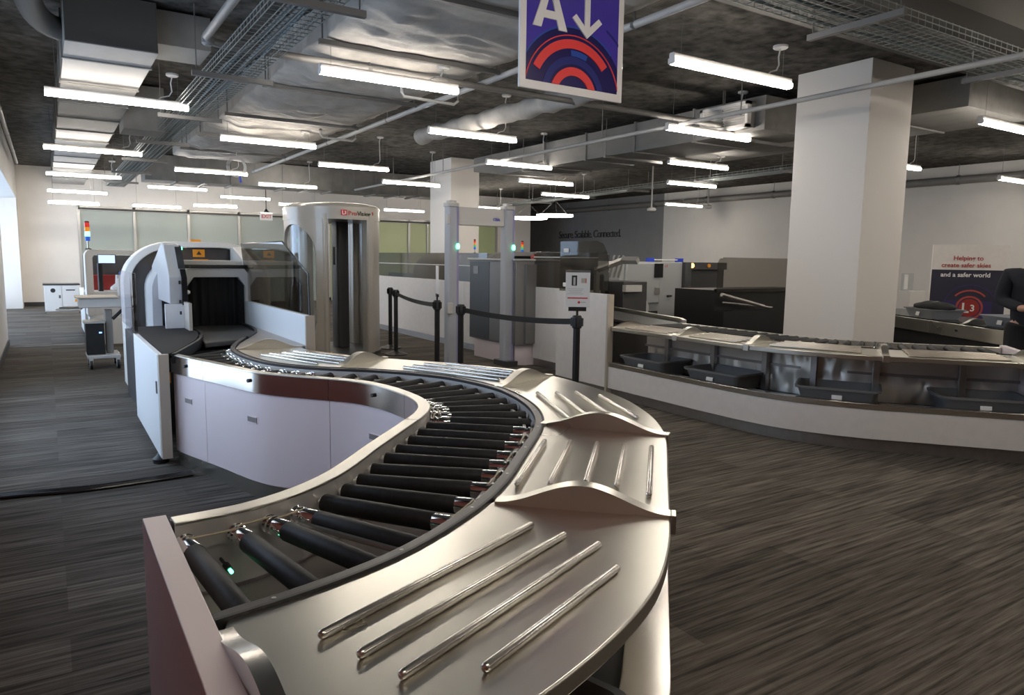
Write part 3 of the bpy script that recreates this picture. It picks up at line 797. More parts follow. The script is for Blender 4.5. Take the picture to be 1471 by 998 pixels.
# hood cheeks
ck = [(6.95, .80), (6.95, 1.20), (7.12, 1.34), (7.32, 1.52), (7.62, 1.52), (8.3, 1.36), (8.3, .80)]
c = MB().prism_x([(7.02, .98), (7.02, 1.22), (7.10, 1.30), (7.30, 1.50), (7.44, 1.52), (8.2, 1.30), (8.2, .98)], .90, 1.035).build('hood_cheek', 'grey_light', sx, bevel=.008)
MB().prism_x([(6.985, .97), (6.985, 1.21), (7.07, 1.285), (7.12, 1.285), (7.07, .97)], 1.0, 1.045).build('cheek_edge', 'black_gloss', c)
MB().prism_x([(7.08, 1.29), (7.26, 1.485), (7.34, 1.50), (7.16, 1.31)], .99, 1.047).build('cheek_chamfer', 'chrome', c)
MB().lathe((1.052, 7.03, 1.065), [(.012, 0), (.022, .008), (.022, .025), (.01, .035)], 14).build('knob', 'white_gloss', c)
MB().lathe((1.045, 7.31, 1.455), [(.012, 0), (.019, .008), (.016, .03)], 12).build('status_light', 'led_green', c)
for z in (1.17, 1.0, .9): 
    MB().obox((.985, 6.985+.02, z), (.016, .012, .03)).build('hinge', 'strip_dark', c)
b = MB(); b.face([(.90, 7.30, .80), (.90, 6.30, .80), (.90, 6.30, .985), (.90, 7.30, .985)])
MB().box(1.01, 1.035, 6.72, 7.40, .76, 1.0).build('cheek_skirt', 'tan', sx)
MB().box(.86, 1.01, 7.0, 7.04, .76, .98).build('side_skirt', 'white_gloss', sx)
g = MB().prism_x([(7.36, .98), (7.36, 1.26), (8.2, 1.50), (8.32, 1.50), (8.32, .98)], 1.685, 1.80).build('far_cheek', 'grey_light', sx, bevel=.006)
# side guards: white panels and tinted panes
MB().box(1.62, 1.665, 5.36, 7.36, .0, .975).build('guard_panel', 'white_gloss', sx, bevel=.003)
MB().box(1.60, 1.668, 5.335, 5.36, .0, .977).build('panel_end_edge', 'tan', sx)
MB().prism_x([(7.36, .975), (7.62, 1.53), (6.11, 1.53), (5.42, 1.28), (5.40, .975)], 1.645, 1.655).build('guard_pane', 'glass_dark', sx)
e = MB(); e.tube([(1.65, 7.62, 1.53), (1.65, 6.11, 1.535), (1.65, 5.42, 1.285), (1.65, 5.40, .975)], .006, 6); e.build('pane_edge', 'black_gloss', sx)
p = MB().box(.575, .61, 5.20, 6.70, .07, .765).build('guard_panel', 'white_gloss', sx, bevel=.003)
MB().box(.58, .642, 5.165, 5.20, .07, .767).build('panel_end_edge', 'tan', sx)
MB().box(.568, .576, 5.24, 5.27, .50, .58).build('latch', 'seam', p)
MB().lathe((.592, 5.36, 0), [(.05, .0), (.055, .03), (.03, .05), (.018, .075)], 14).build('levelling_foot', 'rubber', sx)
MB().box(.586, .596, 6.70, 7.9, .77, 1.26).build('guard_pane', 'glass_violet', sx)
MB().box(.578, .604, 6.62, 6.70, .765, 1.26).build('pane_post', 'glass_smoke', sx)
t = MB(); t.box(.55, 1.03, 6.02, 6.03, 1.262, 1.275)
# infeed slabs and belt
MB().prism([(.612, 7.3), (.612, 5.20), (.655, 5.22), (.72, 5.36), (.85, 5.72), (.95, 6.02), (1.02, 6.33), (1.06, 6.62), (1.05, 7.3)], .735, .765).build('infeed_slab', 'slab_dark', sx, bevel=.006)
MB().sweep(catmull([(.665, 5.20), (.73, 5.36), (.86, 5.72), (.96, 6.02), (1.03, 6.33), (1.07, 6.62), (1.06, 7.0)]), [(0, .70), (0, .768), (-.02, .768), (-.02, .70)]).build('slab_edge', 'rubber', sx)
MB().prism([(1.11, 5.42), (1.62, 5.38), (1.62, 7.33), (1.60, 7.33), (1.585, 6.9), (1.52, 6.5), (1.36, 6.1), (1.21, 5.74)], .72, .75).build('outfeed_slab', 'steel_dull', sx, bevel=.005)
MB().sweep(catmull([(1.36, 6.1), (1.52, 6.5), (1.585, 6.9), (1.60, 7.33)]), [(.0, .68), (.0, .762), (.024, .762), (.024, .68)]).build('slab_edge', 'rubber', sx)
MB().prism([(1.0, 5.95), (1.36, 6.12), (1.55, 6.6), (1.60, 7.4), (1.06, 7.4), (1.04, 6.5)], .70, .74).build('infeed_belt', 'belt', sx, bevel=.01)
MB().box(.64, 1.61, 6.15, 8.3, .0, .66).build('plinth', 'machine_dark', sx)
# orange warning tag
w = MB(); w.obox((1.30, 7.90, 1.43), (.11, .012, .075), 0); o = w.build('warning_plate', 'orange', sx)
w = MB(); w.obox((1.315, 7.90, 1.352), (.14, .012, .035), 0); w.build('warning_strip', 'orange', sx)
a = MB(); a.prism_y([(1.275, 1.415), (1.30, 1.452), (1.325, 1.415)], 7.888, 7.893); a.build('hazard_mark', 'ink', o)
MB().box(1.30, 1.40, 8.34, 8.40, 1.545, 1.575).build('top_beacon', 'orange', sx)

# ================================================================== second screening lane beyond
s2 = thing('screening_machine', 'white arch-framed screening machine with screens in the far bay by the windows', 'screening machine', (.85, 13.4, 0))
MB().ring_y(arch(.50, 1.24, .45, 1.47, (.10, .10), 6), arch(.60, 1.20, .45, 1.40, (.07, .07), 6), 12.9, 13.5).build('arch_frame', 'white_gloss', s2, bevel=.006)
MB().box(.48, 1.35, 13.5, 15.2, .08, .80).build('base_cabinet', 'white_gloss', s2, bevel=.008)
MB().box(.52, 1.30, 14.3, 14.36, .8, 1.38).build('back_panel', 'cab_dark', s2)
MB().box(.52, 1.35, 12.9, 13.5, .0, .42).build('base_cabinet', 'white_gloss', s2, bevel=.006)
b = MB(); b.obox((.84, 13.7, 1.32), (.26, .03, .15), .1); q = b.build('monitor', 'black', s2); MB().obox((.84, 13.683, 1.32), (.24, .004, .13), .1).build('monitor_screen', 'screen', q)
b = MB(); b.obox((1.10, 13.8, 1.06), (.20, .03, .12), -.1); q = b.build('monitor', 'black', s2); MB().obox((1.10, 13.783, 1.06), (.18, .004, .10), -.1).build('monitor_screen', 'screen_dim', q)
MB().lathe((1.0, 13.75, .80), [(.10, 0), (.13, .02), (.12, .06), (.05, .12), (.04, .26)], 16).build('barcode_stand', 'paper', s2)
MB().tube([(.73, 13.6, .8), (.73, 13.6, 1.25)], .04, 10).build('post', 'black', s2)
o = MB().box(.55, 1.32, 14.0, 14.28, .80, 1.05).build('storage_bin', 'red_dark', s2, bevel=.01)
def signal_tower(name, lab, loc, s=1.):
    t = thing(name, lab, 'signal light', loc)
    x, y, z = loc
    MB().tube([(x, y, z), (x, y, z+.13*s)], .012*s, 8).build('pole', 'chrome', t)
    MB().lathe((x, y, z), [(.045*s, 0), (.045*s, .012), (.02*s, .02)], 14).build('foot', 'black', t)
    zz = z+.13*s
    for m_ in ('tower_blue', 'tower_green', 'tower_orange', 'tower_red'):
        MB().lathe((x, y, zz), [(.030*s, 0), (.034*s, .004), (.034*s, .066*s), (.030*s, .07*s)], 14).build('lens', m_ if not (m_ == 'tower_green' and s == 1.02) else 'led_green', t); zz += .07*s
    MB().lathe((x, y, zz), [(.034*s, 0), (.034*s, .012), (.02*s, .022)], 14).build('cap', 'black', t)
signal_tower('signal_tower', 'red orange green blue signal tower on the white arch-framed machine', (.565, 13.2, 1.47), 1.02)

# operator cart
ct = thing('computer_cart', 'grey wheeled computer cart carrying a black tower computer, beside the scanner', 'cart', (.56, 10.3, 0))
b = MB(); b.box(.36, .72, 10.12, 10.62, .13, .175); b.build('base', 'grey_light', ct, bevel=.01)
for (x, y) in ((.40, 10.14), (.69, 10.14), (.40, 10.58), (.69, 10.58)):
    c = MB(); c.tube([(x-.016, y, .06), (x+.016, y, .06)], .06, 20); o = c.build('caster', 'rubber', ct)
    c = MB(); c.tube([(x-.019, y, .06), (x+.019, y, .06)], .042, 14); c.obox((x, y, .11), (.045, .06, .05)); c.build('caster_fork', 'grey_light', o)
MB().box(.58, .66, 10.32, 10.46, .175, .72).build('column', 'grey_metal', ct, bevel=.008)
MB().box(.36, .56, 10.18, 10.56, .18, .56).build('computer_tower', 'black', ct, bevel=.006)
MB().box(.50, .53, 10.172, 10.18, .44, .455).build('power_light', 'led_blue', ct)
MB().box(.34, .57, 10.15, 10.58, .565, .58).build('shelf', 'grey_light', ct)
MB().box(.30, .76, 10.05, 10.55, .76, .875).build('desk_box', 'grey_light', ct, bevel=.012)
MB().box(.27, .72, 10.02, 10.58, .877, .893).build('desk_top', 'tan', ct, bevel=.004)
k = MB(); k.prism([(.06, 10.10), (.32, 10.02), (.36, 10.42), (.14, 10.40)], .735, .755); k.build('keyboard_tray', 'grey_light', ct, bevel=.008)
k = MB(); k.prism([(.10, 10.12), (.30, 10.06), (.33, 10.28), (.15, 10.30)], .757, .772); k.build('keyboard', 'black', ct)
MB().tube([(.66, 10.3, .60), (.80, 10.3, .74), (.82, 10.3, .93)], .02, 10).build('support_arm', 'black', ct)
MB().box(.735, .775, 10.1, 10.4, .80, 1.10).build('scanner_pad', 'grey_light', ct, bevel=.012)
# recycling cabinet
rc = thing('recycling_cabinet', 'low white recycling cabinet with round and slot openings against the far white wall', 'cabinet', (.3, 20.2, 0))
b = MB(); b.box(-.08, .62, 19.9, 20.5, .05, .66); b.build('body', 'white_gloss', rc)
MB().box(-.10, .64, 19.88, 20.52, .66, .69).build('top', 'strip_dark', rc)
MB().box(-.05, .59, 19.95, 20.45, .0, .05).build('plinth', 'tan', rc)
for (x0, x1) in ((-.075, .265), (.275, .615)):
    d = MB().box(x0, x1, 19.88, 19.9, .06, .65).build('door', 'white_gloss', rc, bevel=.003)
    if x0 < 0: MB().tube([((x0+x1)/2, 19.876, .54), ((x0+x1)/2, 19.88, .54)], .05, 20).build('round_opening', 'ink', d)
    else: MB().box(x0+.08, x1-.08, 19.876, 19.88, .535, .56).build('slot_opening', 'ink', d)
    MB().box((x1-.06) if x0 < 0 else (x1-.10), (x1-.02) if x0 < 0 else x1-.06, 19.876, 19.88, .36, .43).build('handle', 'seam', d)
    if x0 > 0: MB().box(x1-.09, x1-.03, 19.875, 19.88, .27, .33).build('sticker', 'orange', d)

# ================================================================== body scanner
bs = thing('body_scanner', 'tall beige-grey walk-through body scanner booth with curved arched glass sides', 'body scanner', (3.43, 10.5, 0))
cx, cy = 3.55, 10.62
def shell_curve(sgn, inset):
    """plan curve of one side wall from the front jamb round to the back jamb"""
    o = []
    a, b_ = (.60 if sgn < 0 else .70)-inset, .82-inset
    for k in range(41):
        t = -PI/2 + PI*k/40
        ca, sa = math.cos(t), math.sin(t)
        x = a*math.copysign(abs(ca)**.88, ca); y = b_*math.copysign(abs(sa)**.88, sa)
        o.append((cx+sgn*x, cy+y))
    lim = .20 if sgn < 0 else .36
    return [p for p in o if abs(p[0]-cx) > (.24 if sgn < 0 else (.30 if p[1] < cy else .50))]
for sgn in (-1, 1):
    o_, i_ = shell_curve(sgn, 0), shell_curve(sgn, .05)
    n = min(len(o_), len(i_)); o_ = resample(o_, .025); i_ = resample(i_, .025)
    S = arclen(o_); tot = S[-1]; NN = 60; w = MB()
    ow = [point_at(o_, S, tot*k/NN) for k in range(NN+1)]; Si = arclen(i_); iw = [point_at(i_, Si, Si[-1]*k/NN) for k in range(NN+1)]
    u0, u1 = (.10, .70) if sgn < 0 else (.26, .74)
    def zz(u):
        if not (u0 < u < u1): return None
        q = (u-(u0+u1)/2)/((u1-u0)/2); c_ = (1-abs(q)**2.2)**.5
        return (.50-.40*c_*1.0, 1.42+.44*c_)
    cols = []
    for k in range(NN):
        u = (k+.5)/NN
    us = sorted(set([k/NN for k in range(NN+1)]+[u0+1e-4, u1-1e-4, u0, u1]))
    def quad(a, b2, z0a, z1a, z0b, z1b):
        for pth, S_ in ((o_, S), (i_, Si)):
            pa, pb = point_at(pth, S_, S_[-1]*a), point_at(pth, S_, S_[-1]*b2)
            w.face([(pa.x, pa.y, z0a), (pb.x, pb.y, z0b), (pb.x, pb.y, z1b), (pa.x, pa.y, z1a)])
    def edge(a, b2, za, zb2):
        pa, pb = point_at(o_, S, tot*a), point_at(o_, S, tot*b2); qa, qb = point_at(i_, Si, Si[-1]*a), point_at(i_, Si, Si[-1]*b2)
        w.face([(pa.x, pa.y, za), (pb.x, pb.y, zb2), (qb.x, qb.y, zb2), (qa.x, qa.y, za)])
    for a, b2 in zip(us, us[1:]):
        if b2-a < 1e-7: continue
        za, zb2 = zz(a), zz(b2)
        if za and zb2:
            quad(a, b2, .04, za[0], .04, zb2[0]); quad(a, b2, za[1], 2.0, zb2[1], 2.0)
            edge(a, b2, za[0], zb2[0]); edge(a, b2, za[1], zb2[1])
        elif not za and not zb2 and not (u0-1e-9 <= a and b2 <= u1+1e-9): quad(a, b2, .04, 2.0, .04, 2.0)
    for u in (0, 1, u0, u1):
        pa, qa = point_at(o_, S, tot*u), point_at(i_, Si, Si[-1]*u)
        z0, z1 = (.04, 2.0) if u in (0, 1) else (.50, 1.42)
        w.face([(pa.x, pa.y, z0), (qa.x, qa.y, z0), (qa.x, qa.y, z1), (pa.x, pa.y, z1)])
    sw = w.build('side_shell', 'scanner_shell', bs, angle=50)
    gpath = [p.lerp(q, .5) for p, q in zip(ow, iw)][int(u0*NN)-1:int(u1*NN)+2]
    MB().sweep(gpath, [(-.003, .06), (-.003, 1.92), (.003, 1.92), (.003, .06)]).build('side_window', 'glass_clear', bs)
    if sgn < 0:
        p = point_at(o_, S, tot*.20); n_ = (V2(p)-Vector((cx, cy))).normalized(); ang = math.atan2(n_.y, n_.x)
        MB().obox((p.x+n_.x*.004, p.y+n_.y*.004, .93), (.02, .075, .13), ang).build('latch', 'grey_metal', sw, bevel=.008)
    # jamb: rounded vertical post at the entrance
    j = V2(o_[0]); j2 = V2(o_[-1])
    for q, s_ in ((j, 1), (j2, -1)):
        wd = .12 if sgn < 0 else .17
        x0 = q.x if sgn > 0 else q.x-wd+.05
        x1 = q.x+wd-.05 if sgn > 0 else q.x
        yy = q.y
        MB().prism(rrect(min(x0, x1)-.0, max(x0, x1)+.0, min(yy, yy+s_*.24), max(yy, yy+s_*.24), .05), .04, 2.0).build('entrance_jamb', 'scanner_shell', bs, angle=50)
roof = []
for k in range(64):
    t = 2*PI*k/64; ca, sa = math.cos(t), math.sin(t)
    roof.append((cx+(.61 if ca < 0 else .71)*math.copysign(abs(ca)**.88, ca), cy+.83*math.copysign(abs(sa)**.88, sa)))
MB().prism(roof, 1.93, 2.10).build('roof_band', 'scanner_shell', bs, angle=50)
rt = MB(); loops = []
for (f, z) in ((1., 2.10), (.985, 2.125), (.93, 2.15), (.84, 2.165)): loops.append([rt.bm.verts.new((cx+(p[0]-cx)*f, cy+(p[1]-cy)*f, z)) for p in roof])
for a, b_ in zip(loops, loops[1:]):
    for k in range(64): rt.bm.faces.new((a[k], a[(k+1) % 64], b_[(k+1) % 64], b_[k]))
rt.bm.faces.new(loops[-1]); rt.bm.faces.new(loops[0][::-1]); rt.build('roof_cap', 'scanner_shell', bs, angle=60)
MB().prism(roof, .0, .045).build('floor_plate', 'machine_dark', bs)
fl = MB()
for k in range(5): fl.box(3.30, 3.40, 9.90+.14*k, 9.96+.14*k, .045, .049)
fl.build('hazard_stripes', 'orange', bs)
MB().prism(rrect(3.66, 3.84, 10.55, 10.85, .04), .05, 1.93).build('imaging_mast', 'machine_dark', bs)
MB().prism(rrect(3.10, 3.22, 10.3, 10.7, .04), .05, 1.93).build('imaging_mast', 'grey_metal', bs)
MB().box(3.42, 3.44, 10.02, 10.06, 1.30, 1.55).build('control_pad', 'black', bs)
# lettering on the roof band, facing the viewer
lx = 3.33; yf = cy-.83-.004
def band_y(x): 
    ca = max(-1, min(1, (x-cx)/(.61 if x < cx else .71))); ca = math.copysign(abs(ca)**(1/.88), ca); sa = -math.sqrt(max(0, 1-ca*ca)); return cy+.83*math.copysign(abs(sa)**.88, sa)
lm = MB(); lm.obox((lx+.165, band_y(lx+.165)-.004, 2.02), (.085, .004, .075)); lgo = lm.build('emblem', 'ink_red', bs)
text_mesh('L', .075, 'white_gloss', 'emblem_letter', lgo, (lx+.135, band_y(lx+.16)-.007, 1.995), (1, 0, 0), (0, 0, 1), .001, True)
text_mesh('3', .06, 'white_gloss', 'emblem_letter', lgo, (lx+.168, band_y(lx+.16)-.007, 2.0), (1, 0, 0), (0, 0, 1), .001, True)
x = lx+.225
for ch, m_, dx in (('P', 'ink_red', .052), ('r', 'ink_red', .032), ('o', 'ink_red', .050), ('V', 'ink', .050), ('i', 'ink', .022), ('s', 'ink', .042), ('i', 'ink', .022), ('o', 'ink', .050), ('n', 'ink', .062), ('2', 'ink_red', .05)):
    ya, yb = band_y(x), band_y(x+dx); y0 = min(ya, yb)-.004
    text_mesh(ch, .088, m_, 'lettering', bs, (x, ya-.004, 1.985), (dx, yb-ya, 0), (0, 0, 1), .004, False); x += dx

# ================================================================== metal detector
md = thing('metal_detector', 'grey walk-through metal detector gate with green lights', 'metal detector', (4.8, 8.15, 0))
for (x, side) in ((4.30, 'a'), (5.13, 'b')):
    p = MB(); p.prism(rrect(x-.07, x+.07, 8.09, 8.22, .025), .06, 2.07); o = p.build('panel_post', 'det_grey', md)
    MB().box(x+.045, x+.0725, 8.087, 8.12, .06, 2.05).build('violet_edge', 'det_violet', o)
    MB().prism(rrect(x-.09, x+.09, 7.98, 8.33, .02), .0, .07).build('foot', 'cab_dark', o)
    c = MB(); c.prism(rrect(x-.08, x+.08, 8.075, 8.235, .03), 2.05, 2.10); c.prism(rrect(x-.055, x+.055, 8.10, 8.21, .025), 2.10, 2.13); c.build('top_cap', 'grey_light', o, bevel=.006)
    MB().lathe((x+.058, 8.085, 1.53), [(.010, 0), (.022, .012), (.024, .035), (.018, .06), (.008, .07)], 14).build('indicator_light', 'led_green', o)
    if side == 'a':
        MB().box(x-.095, x-.02, 8.06, 8.09, .72, .86).build('socket_box', 'grey_light', o, bevel=.006)
        MB().box(x-.09, x-.06, 8.08, 8.12, 1.84, 1.95).build('cable_clip', 'grey_light', o)
bm_ = MB().box(4.37, 5.06, 8.11, 8.20, 1.83, 2.06).build('cross_beam', 'det_beam', md, bevel=.01)
text_mesh('CEIA', .05, 'blue', 'lettering', bm_, (4.88, 8.105, 1.90), (1, 0, 0), (0, 0, 1), .001, True)

# ================================================================== stanchions with belts
def stanchion(lab, p, h=.95):
    s = thing('belt_stanchion', lab, 'stanchion', (p[0], p[1], 0), 'black retractable belt posts')
    MB().tube([(p[0], p[1], .03), (p[0], p[1], h-.09)], .030, 18).build('post', 'black', s)
    MB().lathe((p[0], p[1], 0), [(.17, 0), (.17, .012), (.13, .025), (.05, .045), (.032, .06)], 32).build('base', 'black', s)
    MB().lathe((p[0], p[1], h-.11), [(.034, 0), (.042, .01), (.042, .095), (.034, .11)], 20).build('belt_head', 'black', s)
    b = MB()
    for k in range(4):
        a = k*PI/2+.4; b.obox((p[0]+.042*math.cos(a), p[1]+.042*math.sin(a), h-.055), (.022, .035, .07), a)
    b.build('belt_clip', 'black_gloss', s); return s
def belt(s, a, b, z=.895, sag=.03, h=.05):
    a, b = Vector((*a, 0)), Vector((*b, 0)); t = (b-a).normalized(); a = a+t*.05; b = b-t*.05; n = Vector((-t.y, t.x, 0))*.0015
    mb = MB(); rows = []
    for k in range(17):
        u = k/16; p = a.lerp(b, u); zc = z-sag*4*u*(1-u)
        rows.append([mb.bm.verts.new(p+n*q+Vector((0, 0, zc+w_))) for q, w_ in ((-1, -h/2), (-1, h/2), (1, h/2), (1, -h/2))])
    for r0, r1 in zip(rows, rows[1:]):
        for k in range(4): mb.bm.faces.new((r0[k], r0[(k+1) % 4], r1[(k+1) % 4], r1[k]))
    mb.build('belt', 'rubber', s)
pA = at(561, 500, 0); pB = at(569, 509, 0); pC = at(675, 542, .95)
sA = stanchion('black belt post standing farthest back, touching the body scanner side', (pA.x, pA.y))
sB = stanchion('black belt post on a round base just beside the body scanner', (pB.x, pB.y))
C3, D3, E3 = at(628, 431, .95), at(662, 437, .95), at(829, 453, .95)
sC = stanchion('black belt post carrying a thin white sign frame seen edge-on', (C3.x, C3.y))
sD = stanchion('black belt post in front of the metal detector gate opening', (D3.x, D3.y))
sE = stanchion('black belt post carrying a white printed notice', (E3.x, E3.y))
belt(sB, (pB.x, pB.y), (C3.x, C3.y)); belt(sD, (D3.x, D3.y), (E3.x, E3.y))
def notice(lab, p, ang, texts):
    n = thing('sign_frame', lab, 'sign', (p[0], p[1], .95)); n_dir = Vector((math.cos(ang), math.sin(ang), 0)); u = n_dir; w = Vector((n_dir.y, -n_dir.x, 0))
    x, y = p
    MB().tube([(x, y, .945), (x, y, 1.0)], .010, 8).build('stem', 'black', n)
    MB().obox((x, y, 1.005), (.15, .022, .035), ang).build('clamp', 'black', n)
    MB().obox((x, y, 1.175), (.205, .010, .31), ang).build('sheet', 'paper', n)
    if texts:
        c = Vector((x, y, 0))+w*.006
        MB().obox((c.x, c.y, 1.322), (.205, .002, .018), ang).build('header_bar', 'seam', n)
        a = MB(); q = c-u*.03; a.obox((q.x, q.y, 1.245), (.045, .002, .085), ang); o = a.build('booth_picture', 'ink', n)
        q2 = q+w*.002; MB().obox((q2.x, q2.y, 1.24), (.018, .002, .065), ang).build('booth_opening', 'grey_light', o)
        q = c+u*.05; MB().obox((q.x, q.y, 1.245), (.045, .002, .04), ang).build('card_picture', 'tan', n)
        q = c+u*.068; MB().obox((q.x, q.y, 1.245), (.006, .003, .04), ang).build('card_mark', 'ink_red', n)
        ls = MB()
        for k in range(4): q = c-u*.02; ls.obox((q.x, q.y, 1.175-.014*k), (.14-.02*(k % 3), .002, .004), ang)
        ls.build('small_print', 'grey_light', n)
        q = c; MB().obox((q.x, q.y, 1.098), (.17, .002, .010), ang).build('red_line', 'ink_red', n)
        q = c+u*.012; MB().tube([q+Vector((0, 0, 1.062)), q+w*.003+Vector((0, 0, 1.062))], .011, 12).build('red_dot', 'ink_red', n)
        q = c+u*.048; MB().obox((q.x, q.y, 1.062), (.04, .002, .008), ang).build('footer_word', 'grey_light', n)
    return n
notice('white printed notice with a booth picture and red lines on a black belt post', (E3.x, E3.y), YAW*1.0-.02, True)
notice('thin white sign frame seen edge-on, on the belt post left of the detector'.replace(' left of', ' by'), (C3.x, C3.y), PI/2-.36, False)

# ================================================================== low partition with glass screens
pt = thing('barrier_panels', 'low white panelled barrier running behind the metal detector to the second lane', 'barrier', (5.4, 9.5, 0))
segs = [((5.52, 15.5), (5.52, 12.7)), ((5.52, 12.7), (5.50, 10.0)), ((5.50, 10.0), (5.50, 9.32)), ((5.46, 8.0), (5.42, 6.66)), ((4.87, 6.64), (4.85, 5.735))]
for i, (a, b_) in enumerate(segs):
    a, b_ = V2(a), V2(b_); t = (b_-a); c_ = (a+b_)/2; an = math.atan2(t.y, t.x); ztop = 1.055 if i < 4 else 1.07
    MB().obox((c_.x+.02, c_.y, (.10+ztop)/2), (t.length-.006, .05, ztop-.10), an).build('white_panel', 'laminate_warm', pt, bevel=.003)
    MB().obox((c_.x+.035, c_.y, .05), (t.length, .04, .10), an).build('kick_plate', 'steel_dull', pt)
MB().box(4.87, 5.47, 6.62, 6.66, .1, 1.065).build('return_panel', 'laminate_warm', pt)
MB().box(4.825, 4.90, 5.71, 5.735, .02, 1.07).build('panel_edge', 'tan', pt)
gl = MB(); gl.box(5.535, 5.545, 9.35, 15.4, 1.055, 1.50); gl.build('screen_pane', 'glass_dark', pt)
gl = MB(); gl.box(5.46, 5.47, 6.68, 8.0, 1.055, 1.50); gl.build('screen_pane', 'glass_dark', pt)
ed = MB(); ed.box(5.53, 5.55, 9.35, 15.4, 1.295, 1.31); ed.box(5.455, 5.475, 6.68, 8.0, 1.44, 1.452); ed.build('screen_rail', 'fixture', pt)
gp = MB(); gp.prism_x([(6.66, 1.02), (6.66, 1.62), (6.02, 1.62), (5.92, 1.59), (5.85, 1.50), (5.81, 1.36), (5.81, 1.02)], 4.90, 4.908); o = gp.build('guard_pane', 'glass_dark', pt)
for (y, z) in ((6.54, 1.52), (6.54, 1.14)): MB().obox((4.895, y, z), (.012, .09, .045)).build('pane_clamp', 'paper', o, bevel=.006)
b_ = MB(); b_.obox((5.08, 6.22, 1.17), (.05, .05, .34)); b_.build('arm_upright', 'grey_metal', pt, bevel=.006)
b_ = MB(); b_.tube([(5.08, 6.22, 1.31), (5.14, 5.86, 1.42)], .035, 4); b_.tube([(5.14, 5.88, 1.42), (5.20, 5.70, 1.42)], .04, 4); b_.build('arm', 'grey_metal', pt)
# x-ray cabinet bulging through the barrier
gc = thing('generator_cabinet', 'tall grey two-tone cabinet behind the metal detector', 'cabinet', (5.35, 8.65, 0))
MB().prism([(5.20, 9.28), (5.20, 8.04), (5.30, 7.99), (5.95, 7.99), (5.95, 9.30)], .27, 1.395).build('body', 'cab_mid', gc, bevel=.006)
MB().box(5.185, 5.20, 8.70, 9.25, .29, 1.375).build('dark_door', 'cab_dark', gc, bevel=.003)
MB().box(5.185, 5.20, 8.06, 8.69, .29, 1.375).build('grey_door', 'cab_mid', gc, bevel=.003)
MB().box(5.18, 5.186, 9.0, 9.14, 1.20, 1.31).build('label_plate', 'cab_mid', gc)
MB().prism([(5.17, 9.30), (5.17, 8.02), (5.28, 7.97), (5.97, 7.97), (5.97, 9.32)], 1.395, 1.42).build('top_lid', 'grey_light', gc, bevel=.004)
MB().prism([(5.24, 9.2), (5.24, 8.1), (5.36, 8.02), (5.8, 8.02), (5.8, 9.2)], .0, .27).build('skirt', 'laminate', gc)
MB().box(5.30, 5.75, 7.94, 7.99, .3, 1.35).build('side_door', 'cab_mid', gc, bevel=.003)
MB().lathe((5.5, 8.05, 1.42), [(.05, 0), (.055, .03), (.03, .06)], 14).build('red_button', 'ink_red_dull', gc)

dkq = thing('equipment_desk', 'blue-fronted equipment desk seen through the tinted glass behind the barrier', 'desk', (6.5, 13.7, 0))
MB().box(6.2, 6.9, 12.9, 14.6, .06, .72).build('cabinet', 'machine_dark', dkq, bevel=.01)
MB().box(6.16, 6.2, 12.95, 14.55, .70, 1.10).build('blue_panel', 'desk_blue', dkq, bevel=.006)
MB().box(6.14, 6.95, 12.88, 14.62, .665, .70).build('desk_top', 'grey_light', dkq)
MB().box(6.3, 6.6, 12.4, 12.8, .0, .82).build('red_case', 'red_dark', dkq, bevel=.02)
s = MB(); s.tube([(6.3, 12.7, .80), (6.3, 12.75, 1.15), (6.3, 13.0, 1.18)], .02, 8); s.tube([(6.3, 12.55, .80), (6.3, 12.5, 1.05), (6.3, 12.85, 1.02)], .015, 8); s.build('monitor_arm', 'black', dkq)
# second lane's scanner behind the barrier
ls = thing('baggage_scanner', 'dark arched baggage scanner behind the low white barrier', 'baggage scanner', (6.4, 10, 0))
MB().prism_y(arch(5.75, 7.15, .05, 1.50, (.45, .35), 10), 9.9, 12.4).build('body_shell', 'machine_dark', ls)
MB().ring_y(arch(5.72, 7.18, .05, 1.53, (.46, .36), 10), arch(5.80, 7.10, .05, 1.46, (.42, .33), 10), 9.75, 9.95).build('hood_arch', 'cab_mid', ls, bevel=.006)
MB().box(6.02, 6.9, 8.1, 9.9, .0, .70).build('plinth', 'machine_dark', ls)
MB().box(6.1, 6.85, 8.2, 9.9, .70, 1.22).build('tunnel_hood', 'black', ls, bevel=.03)
MB().lathe((6.62, 9.60, 1.22), [(.14, 0), (.14, .14), (.11, .26), (.05, .31), (.0001, .325)], 20).build('reflection_dome', 'glass_violet', ls)  # pale blue reflection in the guard glass, built as a dome
for (x, y, z, m_) in ((6.0, 8.15, 1.28, 'led_green'), (6.14, 8.12, 1.28, 'led_amber'), (5.95, 7.6, 1.5, 'led_green')):
    if y > 8: MB().lathe((x, y, z-.03), [(.012, 0), (.022, .008), (.018, .03)], 12).build('status_light', m_, ls)
MB().box(5.9, 6.3, 8.1, 8.18, 1.2, 1.25).build('light_bar', 'machine_dark', ls)
MB().obox((5.9, 8.4, 1.33), (.05, .03, .16), .3).build('handset', 'paper', ls)
signal_tower('signal_tower', 'red orange green blue signal tower seen through the detector gate', (6.3, 11.07, 1.50), .55)
signal_tower('signal_tower', 'red orange blue signal tower just outside the detector gate', (6.85, 10.4, 1.45), .62)
ex = MB(); 
for k in range(3): ex.obox((7.42+.09*k, 8.72, 1.32), (.03, .03, .36), 0, Matrix.Rotation(.35, 3, 'X'))
rk = thing('bin_rack', 'dark bin return rack with slanted bars beyond the glass guard', 'rack', (7.9, 8.6, 0))
ex.build('slanted_bars', 'grey_metal', rk)
MB().box(7.30, 7.78, 8.3, 9.0, .0, 1.10).build('rack_body', 'machine_dark', rk, bevel=.01)
